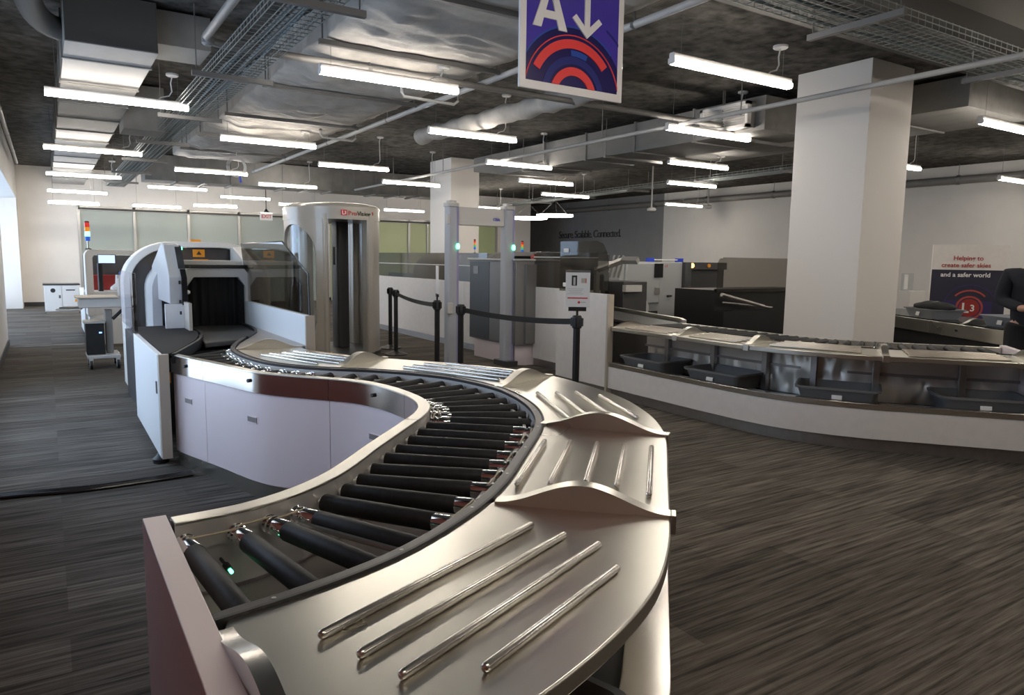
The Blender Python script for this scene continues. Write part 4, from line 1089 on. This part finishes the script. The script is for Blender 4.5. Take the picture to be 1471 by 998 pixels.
b_ = MB(); b_.box(7.55, 8.3, 10.75, 11.3, 1.1, 1.55); b_.box(8.4, 9.1, 10.75, 11.3, 1.1, 1.55); b_.build('dark_bins', 'machine_dark', rk, bevel=.03)
MB().box(7.5, 9.15, 10.72, 11.35, .0, 1.1).build('rack_base', 'machine_dark', rk)
MB().box(7.28, 7.6, 8.22, 8.3, .95, 1.05).build('rack_shelf', 'grey_light', rk)

# third scanner, grey-blue
tz = thing('baggage_scanner', 'boxy grey-blue baggage x-ray machine with a dark tunnel and amber lamps', 'baggage scanner', (9.0, 9.5, 0))
MB().box(7.92, 9.28, 9.62, 10.6, .05, 1.40).build('housing', 'machine_blue', tz, bevel=.015)
MB().prism([(8.02, 9.62), (8.05, 9.58), (8.75, 9.58), (8.78, 9.62)], .66, 1.38).build('front_cover', 'machine_blue', tz, bevel=.02)
MB().box(8.62, 8.80, 9.565, 9.58, 1.12, 1.37).build('display_window', 'black_gloss', tz)
MB().box(8.64, 8.74, 9.56, 9.58, .82, .94).build('vent_grille', 'grey_metal', tz)
MB().box(8.95, 9.05, 9.60, 9.62, .77, .80).build('slot', 'ink', tz)
MB().box(8.5, 8.74, 9.60, 9.62, .36, .52).build('lower_vent', 'ink', tz)
MB().box(9.28, 9.42, 9.55, 10.6, .05, 1.40).build('tunnel_edge', 'cab_dark', tz)
MB().box(9.42, 10.35, 9.7, 10.6, .05, 1.30).build('tunnel_housing', 'machine_dark', tz)
MB().box(9.3, 10.3, 9.58, 9.72, 1.27, 1.40).build('lamp_bar', 'machine_dark', tz)
for x in (9.45, 9.85): MB().tube([(x, 9.56, 1.34), (x, 9.585, 1.34)], .042 if x < 9.6 else .035, 16).build('amber_lamp', 'led_amber' if x < 9.6 else 'orange', tz)
MB().box(9.7, 9.85, 9.68, 9.70, .28, .40).build('warning_label', 'orange', tz)
o = MB().box(8.83, 9.45, 9.9, 9.93, 1.43, 1.45).build('top_rail', 'paper', tz)
for x in (8.80, 9.46): MB().box(x-.05, x+.05, 9.86, 9.97, 1.40, 1.47).build('rail_foot', 'blue', o)
text_mesh('L3', .06, 'ink_red', 'lettering', tz, (8.88, 9.615, 1.31), (1, 0, 0), (0, 0, 1), .001, True)
r_ = MB(); r_.tube([(7.98, 9.2, .62), (7.98, 9.42, .62)], .17, 28); o = r_.build('roller_drum', 'black', tz)
r_ = MB(); r_.lathe((0, 0, 0), [(.13, 0), (.175, 0), (.175, .06), (.13, .06)], 28); bmesh.ops.transform(r_.bm, matrix=Matrix.Translation((7.98, 9.19, .62)) @ Matrix.Rotation(PI/2, 4, 'X'), verts=r_.bm.verts); r_.build('drum_rim', 'white_gloss', o)
def stretch(ob):
    if ob.type == 'MESH':
        for v in ob.data.vertices: v.co.x = 8.35+(v.co.x+9.0-7.92)*1.125-9.0
    for ch in ob.children: stretch(ch)
MB().box(7.94, 8.06, 9.42, 9.62, .05, .60).build('drum_support', 'machine_dark', tz)
stretch(tz)

# dark conveyor with tinted screen, beside the grey-blue machine
dk = thing('screened_table', 'black table with a long tinted glass screen in front of the white wall', 'table', (9.6, 7.5, 0))
MB().box(8.68, 11.2, 7.75, 8.6, .0, .98).build('body', 'black', dk)
MB().prism_y([(8.62, .95), (8.62, 1.40), (8.66, 1.46), (8.74, 1.485), (11.2, 1.485), (11.2, .95)], 7.66, 7.67).build('screen', 'glass_smoke', dk)
MB().box(8.62, 11.2, 7.70, 7.72, .95, 1.0).build('edge', 'black_gloss', dk)
b_ = MB(); b_.tube([(8.66, 7.6, .92), (9.6, 7.55, .72)], .03, 8); b_.tube([(8.7, 7.6, .80), (9.8, 7.55, .70)], .015, 8); b_.build('side_rail', 'steel_dull', dk)
MB().box(8.68, 9.9, 7.56, 7.75, .0, .66).build('lower_case', 'black', dk)

# ================================================================== third conveyor with bins
c3 = thing('steel_counter', 'steel-fronted conveyor end beyond the white column, holding grey bins', 'conveyor', (9.4, 5, 0))
pth = smooth(catmull([(10.6, 6.7), (9.85, 5.55), (9.4, 4.8), (9.1, 4.30), (8.80, 3.78), (8.6, 3.2), (8.5, 2.5)], .05), 4)
pth = pth
MB().sweep(pth, [(0, .555), (0, .715), (.9, .715), (.9, .555)]).build('steel_band', 'steel', c3, bevel=.004)
MB().sweep(pth, [(.08, .0), (.08, .555), (.8, .555), (.8, .0)]).build('dark_base', 'black', c3)
MB().sweep(pth, [(.02, .715), (.02, .73), (.8, .73), (.8, .715)]).build('dark_top', 'black_gloss', c3)
for q in (at(1371, 458, .68),):
    s_ = [V2(p) for p in pth]; i = nearest(pth, (9.15, 4.4)); p = s_[i]; n = normals(pth)[i]
    MB().tube([(p.x-n.x*.012, p.y-n.y*.012, .64), (p.x, p.y, .64)], .018, 14).build('band_bolt', 'strip_dark', c3)
h = hump((9.35, 4.15), (8.98, 4.28), .73, 'steel', c3, tab=False)
pr3 = make_bin('security_bin', 'bin_light', .66, .44, .125); pr3.location = (9.72, 4.98, .731); pr3.rotation_euler.z = -2.13; pr3['label'] = 'pale grey bin beyond the big column with a black bag lying in it'; pr3['group'] = 'pale bins on the third conveyor'
o = copy_tree(pr3); o.location = (9.14, 3.76, .731); o.rotation_euler.z = -2.1; o['label'] = 'pale grey bin partly hidden behind the person in navy'
bg = thing('bag', 'black bag lying on top of the pale grey bin', 'bag', (9.72, 4.98, .84))
b_ = MB(); bmesh.ops.create_uvsphere(b_.bm, u_segments=28, v_segments=16, radius=1)
for v in b_.bm.verts:
    p = v.co; f = 1+.12*noise.noise(p*2.3); z = p.z*.085*f if p.z > 0 else p.z*.03
    x, y = p.x*.36*f, p.y*.19*f; ca, sa = math.cos(-2.13), math.sin(-2.13)
    v.co = (9.72+x*ca-y*sa, 4.98+x*sa+y*ca, .865+z)
b_.build('bag_body', 'cloth_black', bg, angle=180)
MB().tube([(9.62, 4.86, .925), (9.58, 4.86, .95), (9.56, 4.92, .94), (9.60, 4.96, .925)], .008, 8).build('handle', 'cab_mid', bg)
MB().box(9.54, 9.56, 4.80, 4.84, .87, .91).build('zip_pull', 'grey_light', bg)
ww = thing('acrylic_stand', 'clear acrylic brochure stand on a white plinth near the white wall', 'stand', (12.2, 6.7, 0))
MB().box(12.0, 12.45, 6.55, 6.95, 0, .98).build('plinth', 'machine_white', ww, bevel=.004)
MB().box(12.05, 12.40, 6.73, 6.745, .98, 1.27).build('upright_pane', 'glass_clear', ww); MB().box(12.05, 12.40, 6.6, 6.9, .98, .99).build('pane_foot', 'glass_clear', ww)
MB().box(12.1, 12.2, 6.715, 6.725, 1.0, 1.25).build('leaflet', 'paper', ww)
# ================================================================== pendant lamps
ROWS = {'duct': 'the silver duct row', 'wrap': 'the cable tray row',
        'det': 'the body scanner row', 'sign': 'the row receding behind the hanging sign', 'col': 'the row beside the white column',
        'grey': '', 'far': 'the last row before the glazed wall', 'mid': 'the row above the booth top'}
ORD = ['first', 'second', 'third', 'fourth', 'fifth', 'sixth']
# (x, y, z of the left end; length; row; height where the cord is fixed)
LAMPS = [
 (.08, 9.08, 3.02, 1.36, 'duct', 3.40), (.06, 13.7, 3.02, 1.37, 'duct', 3.40), (.10, 18.2, 3.02, 1.37, 'duct', 3.40), (.12, 20.6, 2.84, 1.23, 'duct', 3.3), (.12, 21.2, 2.60, 1.08, 'duct', 3.3),
 (2.13, 6.53, 3.02, 1.37, 'wrap', 3.26), (2.16, 11.05, 3.02, 1.35, 'wrap', 3.26), (2.2, 15.65, 3.02, 1.35, 'wrap', HC), (2.2, 20.05, 3.02, 1.34, 'wrap', HC), (1.95, 21.2, 2.615, 1.13, 'wrap', HC),
 (4.26, 8.71, 3.02, 1.33, 'sign', HC), (6.42, 10.9, 3.02, 1.34, 'sign', HC), (8.42, 12.95, 3.02, 1.39, 'sign', HC), (10.6, 15.25, 3.02, 1.49, 'sign', HC),
 (4.21, 13.07, 3.02, 1.33, 'det', HC), (5.9, 14.2, 2.92, 1.29, 'det', HC),
 (4.22, 17.5, 3.02, 1.35, 'mid', HC), (4.0, 20.7, 2.92, 1.28, 'mid', HC), (3.4, 21.2, 2.695, 1.11, 'mid', HC),
 (4.40, 4.50, 3.02, 1.50, 'col', 3.38), (6.52, 6.71, 3.02, 1.50, 'col', HC), (8.78, 8.96, 3.02, 1.40, 'col', 3.25), (11.05, 11.28, 3.02, 1.42, 'col', HC), (15.1, 15.5, 3.02, 1.50, 'col', HC),
 (9.05, 4.3, 3.02, 1.58, 'wallside', 3.25), (15.2, 6.8, 3.02, 1.4, 'wallside', HC), (11.6, 6.98, 3.02, 1.15, 'wallside', HC),
 (5.5, 20.6, 2.80, 1.1, 'far', HC), (8.5, 20.4, 2.78, 1.3, 'far', HC), (11.6, 20.2, 2.98, 1.0, 'far', HC),
 (4.4, -.1, 3.02, 1.4, 'over', HC), (6.6, -2.3, 3.02, 1.4, 'over', HC), (11., 2.2, 3.02, 1.4, 'over', HC), (15.4, 2.2, 3.02, 1.4, 'over', HC), (15.3, -2.3, 3.02, 1.4, 'over', HC), (.1, -.1, 3.02, 1.36, 'over', HC), (2.2, -2.3, 3.02, 1.36, 'over', HC), (2.2, 2.1, 3.02, 1.36, 'over', HC), (6.6, 2.2, 3.02, 1.4, 'over', 3.4), (8.9, -.1, 3.02, 1.4, 'over', HC), (13.2, 4.3, 3.02, 1.4, 'over', HC), (11., -2.3, 3.02, 1.4, 'over', HC), (13.2, -.1, 3.02, 1.4, 'over', HC), (13.2, 9.0, 3.02, 1.4, 'over', HC),
]
cnt = {}
def lamp(x, y, z, L, lab, zc, ring=False):
    t = thing('pendant_lamp', lab, 'pendant lamp', (x, y, z), 'pendant lamps outside the picture' if 'outside' in lab else 'white linear pendant lamps')
    MB().prism_x([(y-.030, z+.045), (y-.030, z+.082), (y-.022, z+.09), (y+.022, z+.09), (y+.030, z+.082), (y+.030, z+.045)], x-.004, x+L+.004).build('housing', 'fixture', t, bevel=.002)
    MB().prism_x([(y-.038, z+.045), (y-.038, z+.012), (y-.028, z), (y+.028, z), (y+.038, z+.012), (y+.038, z+.045)], x, x+L).build('diffuser', 'lamp', t)
    e = MB(); e.prism_x([(y-.040, z+.047), (y-.040, z+.010), (y-.029, z-.002), (y+.029, z-.002), (y+.040, z+.010), (y+.040, z+.047)], x-.006, x-.001); e.prism_x([(y-.040, z+.047), (y-.040, z+.010), (y-.029, z-.002), (y+.029, z-.002), (y+.040, z+.010), (y+.040, z+.047)], x+L+.001, x+L+.006)
    e.build('end_cap', 'fixture', t)
    c = MB(); c.tube([(x+L-.30, y, z+.09), (x+L-.27, y, z+.115), (x+L-.19, y, z+.14), (x+L-.16, y, z+.19), (x+L-.17, y, zc-.10), (x+L-.15, y, zc-.02)], .007, 6); c.build('cord', 'cord', t)
    MB().tube([(x+.10, y, z+.09), (x+.10, y, HC if x < 9 and zc > 3.24 and zc < 3.26 and y > 8 else zc if zc > 3.6 else HC)], .0025, 5).build('hanging_wire', 'strut', t); MB().tube([(x+L-.10, y, z+.09), (x+L-.10, y, zc)], .0025, 5).build('hanging_wire', 'strut', t)
    MB().lathe((x+L-.15, y, zc-.028), [(.055, 0), (.066, .008), (.066, .028)], 20).build('canopy', 'fixture', t)
for (x, y, z, L, row, zc) in LAMPS:
    k = cnt.get(row, 0); cnt[row] = k+1
    if row == 'over': lab = 'white linear pendant lamp hung outside the picture, over the near part of the hall'
    elif row == 'wallside': lab = ['white linear pendant lamp close beside the big white column, over the pale bins', 'white linear pendant lamp at the picture edge, near the white far wall', 'white linear pendant lamp half hidden behind the big white column'][k]
    else: lab = 'white linear pendant lamp, %s from the front in %s' % (ORD[k], ROWS[row])
    lamp(x, y, z, L, lab, zc)
# round halo lamps
for (x, y, z, R, lab) in ((12.0, 16.6, 2.60, .46, 'thin round halo lamp nearest the grey lettering wall'), (12.2, 18.2, 2.60, .50, 'thin round halo lamp hanging lower beside the metal detector'), (11.6, 20.2, 2.72, .42, 'small round halo lamp farthest back by the glazed wall')):
    t = thing('halo_lamp', lab, 'pendant lamp', (x, y, z), 'round halo lamps')
    m_ = MB(); n = 40; rings = []
    for k in range(n):
        a = 2*PI*k/n; rings.append([m_.bm.verts.new((x+(R+dr)*math.cos(a), y+(R+dr)*math.sin(a), z+dz)) for dr, dz in ((-.05, 0), (-.05, .05), (.05, .05), (.05, 0))])
    for k in range(n):
        a, b = rings[k], rings[(k+1) % n]
        for q in range(4): m_.bm.faces.new((a[q], a[(q+1) % 4], b[(q+1) % 4], b[q]))
    m_.build('ring', 'lamp_ring', t)
    c = MB()
    for k in range(3): a = 2*PI*k/3; c.tube([(x+R*math.cos(a), y+R*math.sin(a), z+.05), (x, y, z+.45)], .003, 5)
    c.tube([(x, y, z+.45), (x, y, HC)], .005, 6); c.build('hanging_wire', 'strut', t)
# exit sign, sensors
es = thing('exit_sign', 'small white exit sign with red letters hanging before the glazed wall', 'sign', (5.0, 20.0, 2.45))
MB().box(4.84, 5.16, 19.98, 20.02, 2.34, 2.56).build('sign_box', 'sign_white', es, bevel=.006)
text_mesh('EXIT', .13, 'ink_red', 'lettering', es, (4.865, 19.975, 2.40), (1, 0, 0), (0, 0, 1), .002, True)
s = MB(); s.tube([(5, 20, 2.56), (5, 20, HC)], .012, 8); s.lathe((5, 20, 2.56), [(.09, 0), (.05, .03), (.02, .08)], 14); s.build('hanger', 'black', es)
for (p, lab) in ((at(936, 300, 2.65), 'small white ceiling camera on a drop rod before the grey wall'), (at(1017, 296, 2.85), 'small white ceiling camera on a drop rod before the white wall')):
    t = thing('ceiling_camera', lab, 'camera', (p.x, p.y, p.z))
    MB().lathe(p, [(.05, -.06), (.10, -.045), (.11, 0), (.07, .03)], 18).build('dome', 'fixture', t)
    MB().tube([(p.x, p.y, p.z+.02), (p.x, p.y, HC)], .018, 8).build('drop_rod', 'pipe_white', t)
cl = thing('cable_coil', 'coiled white cable hanging under the ceiling past the wrapped duct', 'cable', (3.0, 14.0, 3.05))
c = MB()
for k in range(3): c.tube([(3.0+(.13+.02*k)*math.cos(2*PI*i/20), 14.0+.01*k, 3.0+(.15+.015*k)*math.sin(2*PI*i/20)) for i in range(21)], .008, 6, cap=True)
c.tube([(3.0, 14, 3.15), (3.02, 14, HC)], .006, 6); c.build('coil', 'cord', cl)
MB().tube([(3.05, 13.99, 2.84), (3.06, 13.99, 2.72)], .02, 8).build('blue_plug', 'blue', cl)

# ================================================================== hanging sign
SX, SY, SZ, SW, SH = 2.56, 3.95, 2.495, .84, 1.0
sg = thing('hanging_sign', 'white-framed blue sign with letter A, down arrow and red arcs hung from the ceiling', 'sign', (SX+SW/2, SY, SZ))
MB().box(SX, SX+SW, SY, SY+.02, SZ, SZ+SH).build('board', 'sign_white', sg, bevel=.001)
FL, FR_, FB, FT = .055, .945, .06, SH/SW-.06   # field in sign widths
dep = [0]
def plate(name, polys, m, par):
    dep[0] += .0010; y = SY-dep[0]; mb = MB()
    for i, poly in enumerate(polys): mb.prism_y([(SX+u*SW, SZ+v*SW) for u, v in poly], y-(i*.0002 if len(polys) < 5 else 0), SY+.001)
    return mb.build(name, m, par, flat=True)
def clip(poly):
    """clip a polygon to the printed field"""
    def cut(P, inside, inter):
        out = []
        for i in range(len(P)):
            a, b = P[i-1], P[i]
            if inside(b):
                if not inside(a): out.append(inter(a, b))
                out.append(b)
            elif inside(a): out.append(inter(a, b))
        return out
    def ix(c): return lambda a, b: (c, a[1]+(b[1]-a[1])*(c-a[0])/(b[0]-a[0]))
    def iy(c): return lambda a, b: (a[0]+(b[0]-a[0])*(c-a[1])/(b[1]-a[1]), c)
    for f, i in ((lambda p: p[0] >= FL, ix(FL)), (lambda p: p[0] <= FR_, ix(FR_)), (lambda p: p[1] >= FB, iy(FB)), (lambda p: p[1] <= FT, iy(FT))):
        if poly: poly = cut(poly, f, i)
    return poly
def arcband(r0, r1, a0, a1, n=30, c=(.5, -.02)):
    out = []
    for k in range(n):
        t0, t1 = math.radians(a0+(a1-a0)*k/n), math.radians(a0+(a1-a0)*(k+1)/n)
        q = clip([(c[0]+r*math.cos(t), c[1]+r*math.sin(t)) for r, t in ((r0, t0), (r1, t0), (r1, t1), (r0, t1))])
        if q and len(q) > 2: out.append(q)
    return out
fld = plate('printed_field', [[(FL, FB), (FR_, FB), (FR_, FT), (FL, FT)]], 'sign_violet', sg)
disc = clip([(.5+.521*math.cos(2*PI*k/60), -.02+.521*math.sin(2*PI*k/60)) for k in range(60)])
plate('dark_disc', [disc], 'sign_indigo', sg)
plate('blue_arc', arcband(0.5175, 0.5309, 45, 160), 'sign_blue', sg)
plate('blue_arc', arcband(0.632, 0.6478, 20, 60), 'sign_midblue', sg)
plate('blue_ring', arcband(0.2489, 0.3042, 0, 180), 'sign_midblue', sg)
plate('blue_block', arcband(0.3081, 0.3516, 68, 95, 10), 'sign_blue', sg)
plate('red_line', arcband(0.4566, 0.4645, 0, 180), 'sign_red', sg)
plate('red_arc', arcband(0.3634, 0.4306, 40, 153), 'sign_red', sg)
plate('red_arc', arcband(0.162, 0.2251, 0, 180), 'sign_red', sg)
# the letter and the arrow
A0, A1, Ab, At, st = .105, .425, .455, .76, .078
ac = (A0+A1)/2
plate('letter', [[(A0, Ab), (A0+st, Ab), (ac+.012, At), (ac-.045, At)], [(A1-st, Ab), (A1, Ab), (ac+.045, At), (ac-.012, At)], [(A0+.075, .525), (A1-.075, .525), (A1-.10, .583), (A0+.10, .583)]], 'sign_white', sg)
plate('arrow', [[(.593, .475), (.645, .475), (.645, .77), (.593, .77)], [(.619, .438), (.765, .572), (.73, .604), (.619, .502)], [(.619, .438), (.619, .502), (.508, .604), (.473, .572)]], 'sign_white', sg)
for u in (.1, .9): MB().tube([(SX+SW*u, SY+.01, SZ+SH), (SX+SW*u, SY+.01, HC)], .003, 5).build('hanging_wire', 'strut', sg)

# ================================================================== free-standing display board
pc = Vector((14.6, 6.9, 0)); pang = math.atan2(-.8, .55) # along the face, towards the viewer's right
pu = Vector((math.cos(pang), math.sin(pang), 0)); pn = Vector((pu.y, -pu.x, 0))
pb = thing('display_board', 'free-standing board reading Helping to create safer skies, with round L3 emblem', 'display board', pc)
def pbox(name, u0, u1, z0, z1, dz, m, par=None, th=.004):
    c = pc+pu*((u0+u1)/2)+pn*dz
    return MB().obox((c.x, c.y, (z0+z1)/2), (u1-u0, th, z1-z0), pang).build(name, m, par or pb, flat=True)
PW = 1.22
pbox('board', -PW/2, PW/2, .02, 1.80, -.08, 'laminate_warm', th=.15)
dk_ = pbox('navy_field', -PW/2+.0, PW/2-.0, .05, 1.33, .0, 'poster_navy')
pbox('violet_glow', -PW/2+.25, PW/2-.2, .15, .75, .003, 'poster_violet', dk_)
def ptext(t, size, m, u, z, bold=True, dz=.006):
    o = pc+pu*u+pn*dz; return text_mesh(t, size, m, 'lettering', pb, (o.x, o.y, z), pu, (0, 0, 1), .001, bold)
ptext('Helping to', .115, 'ink_red_dull', -.27, 1.51); ptext('create safer skies', .115, 'ink_red_dull', -.46, 1.38); ptext('and a safer world', .115, 'paper', -.46, 1.20)
def parc(name, cu, cz, r0, r1, a0, a1, m, dz):
    mb = MB(); n = 36
    for k in range(n):
        q = []
        for r, kk in ((r0, k), (r1, k), (r1, k+1), (r0, k+1)):
            t = math.radians(a0+(a1-a0)*kk/n); p = pc+pu*(cu+r*math.cos(t))+pn*dz; q.append((p.x, p.y, cz+r*math.sin(t)))
        mb.face(q)
    return mb.build(name, m, dk_, flat=True)
ec = .05
parc('emblem_ring', ec, .62, .19, .225, 0, 360, 'ink_red_dull', .010); parc('emblem_disc', ec, .62, .0001, .17, 0, 360, 'red_dark', .009)
parc('emblem_arc', ec, .62, .31, .34, 42, 138, 'ink_red_dull', .010); parc('violet_arc', ec, .62, .42, .44, 30, 200, 'poster_violet', .008)
ptext('L', .26, 'paper', ec-.13, .53, True, .012); 
o = pc+pu*(ec+.01)+pn*.012; text_mesh('3', .17, 'paper', 'lettering', pb, (o.x, o.y, .56), pu, (0, 0, 1), .001, True)
pbox('foot', -.45, .45, 0, .03, -.08, 'machine_dark', th=.4)
# ================================================================== the person behind the end of the second conveyor
pr = thing('person', 'person in navy sweater and trousers standing beyond the second conveyor, forearms raised', 'person', (7.87, 3.10, 0))
def skin(name, m, parent, joints, edges, radii, sub=2, root=0):
    me = bpy.data.meshes.new(name); me.from_pydata([Vector(j) for j in joints], edges, [])
    o = bpy.data.objects.new(name, me); COL.objects.link(o)
    md = o.modifiers.new('skin', 'SKIN'); md.use_smooth_shade = True
    lay = me.skin_vertices[0] if me.skin_vertices else None
    if lay is None:
        bm = bmesh.new(); bm.from_mesh(me); bm.verts.layers.skin.verify(); bm.to_mesh(me); bm.free(); lay = me.skin_vertices[0]
    for i, r in enumerate(radii):
        lay.data[i].radius = r if isinstance(r, tuple) else (r, r); lay.data[i].use_root = (i == root)
    s = o.modifiers.new('sub', 'SUBSURF'); s.levels = sub; s.render_levels = sub
    bpy.context.view_layer.update(); dg = bpy.context.evaluated_depsgraph_get(); dg.update()
    m2 = bpy.data.meshes.new_from_object(o.evaluated_get(dg)); bpy.data.objects.remove(o)
    m2.name = name; m2.materials.clear(); m2.materials.append(MATS[m])
    m2.polygons.foreach_set('use_smooth', [True]*len(m2.polygons))
    o = bpy.data.objects.new(name, m2); COL.objects.link(o); o.parent = parent
    return o
# local axes: x to the person's left, -y forwards
body = [(0, .01, .93), (0, .02, 1.06), (0, .02, 1.22), (0, .01, 1.36), (0, -.005, 1.455), (0, -.015, 1.52), (0, -.02, 1.60), (0, -.02, 1.68),
        (.17, .02, 1.385), (.205, .05, 1.13), (.12, -.20, 1.09), (.03, -.29, 1.12), (-.17, .02, 1.385), (-.21, .05, 1.13), (-.12, -.20, 1.06), (-.01, -.30, 1.10),
        (.095, .01, .86), (.105, -.01, .48), (.11, .02, .09), (.125, -.11, .035), (-.095, .01, .86), (-.105, -.01, .48), (-.11, .02, .09), (-.125, -.11, .035)]
bed = [(0, 1), (1, 2), (2, 3), (3, 4), (4, 5), (5, 6), (6, 7), (3, 8), (8, 9), (9, 10), (10, 11), (3, 12), (12, 13), (13, 14), (14, 15), (0, 16), (16, 17), (17, 18), (18, 19), (0, 20), (20, 21), (21, 22), (22, 23)]
br_ = [(.10, .07), (.130, .095), (.145, .105), (.13, .095), .055, .062, (.082, .098), (.062, .075), .062, .046, .036, .026, .062, .046, .036, .026, .070, .058, .042, .035, .070, .058, .042, .035]
bo = skin('body', 'skin', pr, body, bed, br_)
g = lambda rr: tuple(a*1.10+.006 for a in rr) if isinstance(rr, tuple) else rr*1.13+.006
sel = [0, 1, 2, 3, 4, 8, 9, 10, 12, 13, 14]
idx = {k: i for i, k in enumerate(sel)}
sw_j = [body[k] for k in sel]; sw_j[4] = (0, -.002, 1.445); sw_j[0] = (0, .01, .78)
sw_r = [g(br_[k]) for k in sel]; sw_r[0] = (.162, .125); sw_r[1] = (.165, .125); sw_r[2] = (.175, .125); sw_r[4] = .066
sw = skin('sweater', 'cloth_navy', pr, sw_j, [(idx[a], idx[b]) for a, b in bed if a in idx and b in idx], sw_r)
sel = [0, 16, 17, 18, 20, 21, 22]; idx = {k: i for i, k in enumerate(sel)}
tr_j = [body[k] for k in sel]; tr_j[0] = (0, .01, 1.0)
skin('trousers', 'cloth_black', pr, tr_j, [(idx[a], idx[b]) for a, b in bed if a in idx and b in idx], [(.158, .118), .102, .074, .060, .098, .074, .060])
for s in (1, -1):
    skin('shoe', 'black', pr, [(s*.11, .05, .05), (s*.115, -.03, .045), (s*.128, -.16, .035)], [(0, 1), (1, 2)], [.042, .045, .032])
# head details and hands
h = MB(); bmesh.ops.create_uvsphere(h.bm, u_segments=24, v_segments=16, radius=1)
for v in h.bm.verts:
    p = v.co.copy(); v.co = (p.x*.090, -.005+p.y*.108, 1.672+p.z*.100)
geom = [v for v in h.bm.verts if (v.co.y < -.025 and v.co.z < 1.725) or v.co.z < 1.60]
bmesh.ops.delete(h.bm, geom=geom, context='VERTS')
hh = h.build('hair', 'hair', None, angle=180); hh.parent = pr
for s in (1, -1):
    e = MB(); bmesh.ops.create_uvsphere(e.bm, u_segments=12, v_segments=8, radius=.0125); bmesh.ops.translate(e.bm, verts=e.bm.verts, vec=(s*.032, -.108, 1.645)); o = e.build('eye', 'ink', None, angle=180); o.parent = pr
    e = MB(); bmesh.ops.create_uvsphere(e.bm, u_segments=10, v_segments=8, radius=1); bmesh.ops.transform(e.bm, matrix=Matrix.Translation((s*.088, 0, 1.635)) @ Matrix.Diagonal((.012, .022, .033, 1)), verts=e.bm.verts); o = e.build('ear', 'skin', None, angle=180); o.parent = pr
e = MB(); e.tube([(0, -.108, 1.655), (0, -.128, 1.625), (0, -.118, 1.612)], [.008, .014, .006], 10); o = e.build('nose', 'skin', None, angle=180); o.parent = pr
e = MB(); e.tube([(-.024, -.104, 1.578), (0, -.111, 1.576), (.024, -.104, 1.578)], [.003, .007, .003], 8); o = e.build('mouth', 'ink_red_dull', None, angle=180); o.parent = pr
for s, w_ in ((1, Vector((.03, -.29, 1.12))), (-1, Vector((-.01, -.30, 1.10)))):
    d = Vector((-s*.75, -.62, .05)).normalized(); sd = Vector((0, 0, 1)); nr = d.cross(sd).normalized()
    j = [w_, w_+d*.045, w_+d*.085]; ed = [(0, 1), (1, 2)]; ra = [(.026, .018), (.036, .016), (.034, .014)]
    for k, ln in enumerate((.068, .076, .072, .056)):
        b0 = w_+d*.085+sd*(.027-.018*k); i = len(j)
        j += [b0+d*.004, b0+d*ln*.5-nr*s*.006, b0+d*ln*.8-nr*s*.022]; ed += [(2, i), (i, i+1), (i+1, i+2)]; ra += [.0095, .009, .0075]
    i = len(j); j += [w_+d*.035+sd*.032, w_+d*.065+sd*.052-nr*s*.012, w_+d*.092+sd*.055-nr*s*.024]; ed += [(1, i), (i, i+1), (i+1, i+2)]; ra += [.012, .010, .008]
    skin('hand', 'skin', pr, j, ed, ra)
pr.scale = (1.3, 1.12, .965); pr.rotation_euler.z = math.atan2(3.18, 7.72) - PI/2 + .25   # faces the viewer's side
# ================================================================== light and view
w = bpy.data.worlds.new('world'); sc.world = w; w.use_nodes = True
w.node_tree.nodes['Background'].inputs[0].default_value = (.8, .85, 1, 1); w.node_tree.nodes['Background'].inputs[1].default_value = .02
sc.view_settings.view_transform = 'Standard'; sc.view_settings.look = 'None'; sc.view_settings.gamma = 1; sc.view_settings.use_curve_mapping = False
sc.view_settings.exposure = 0.35
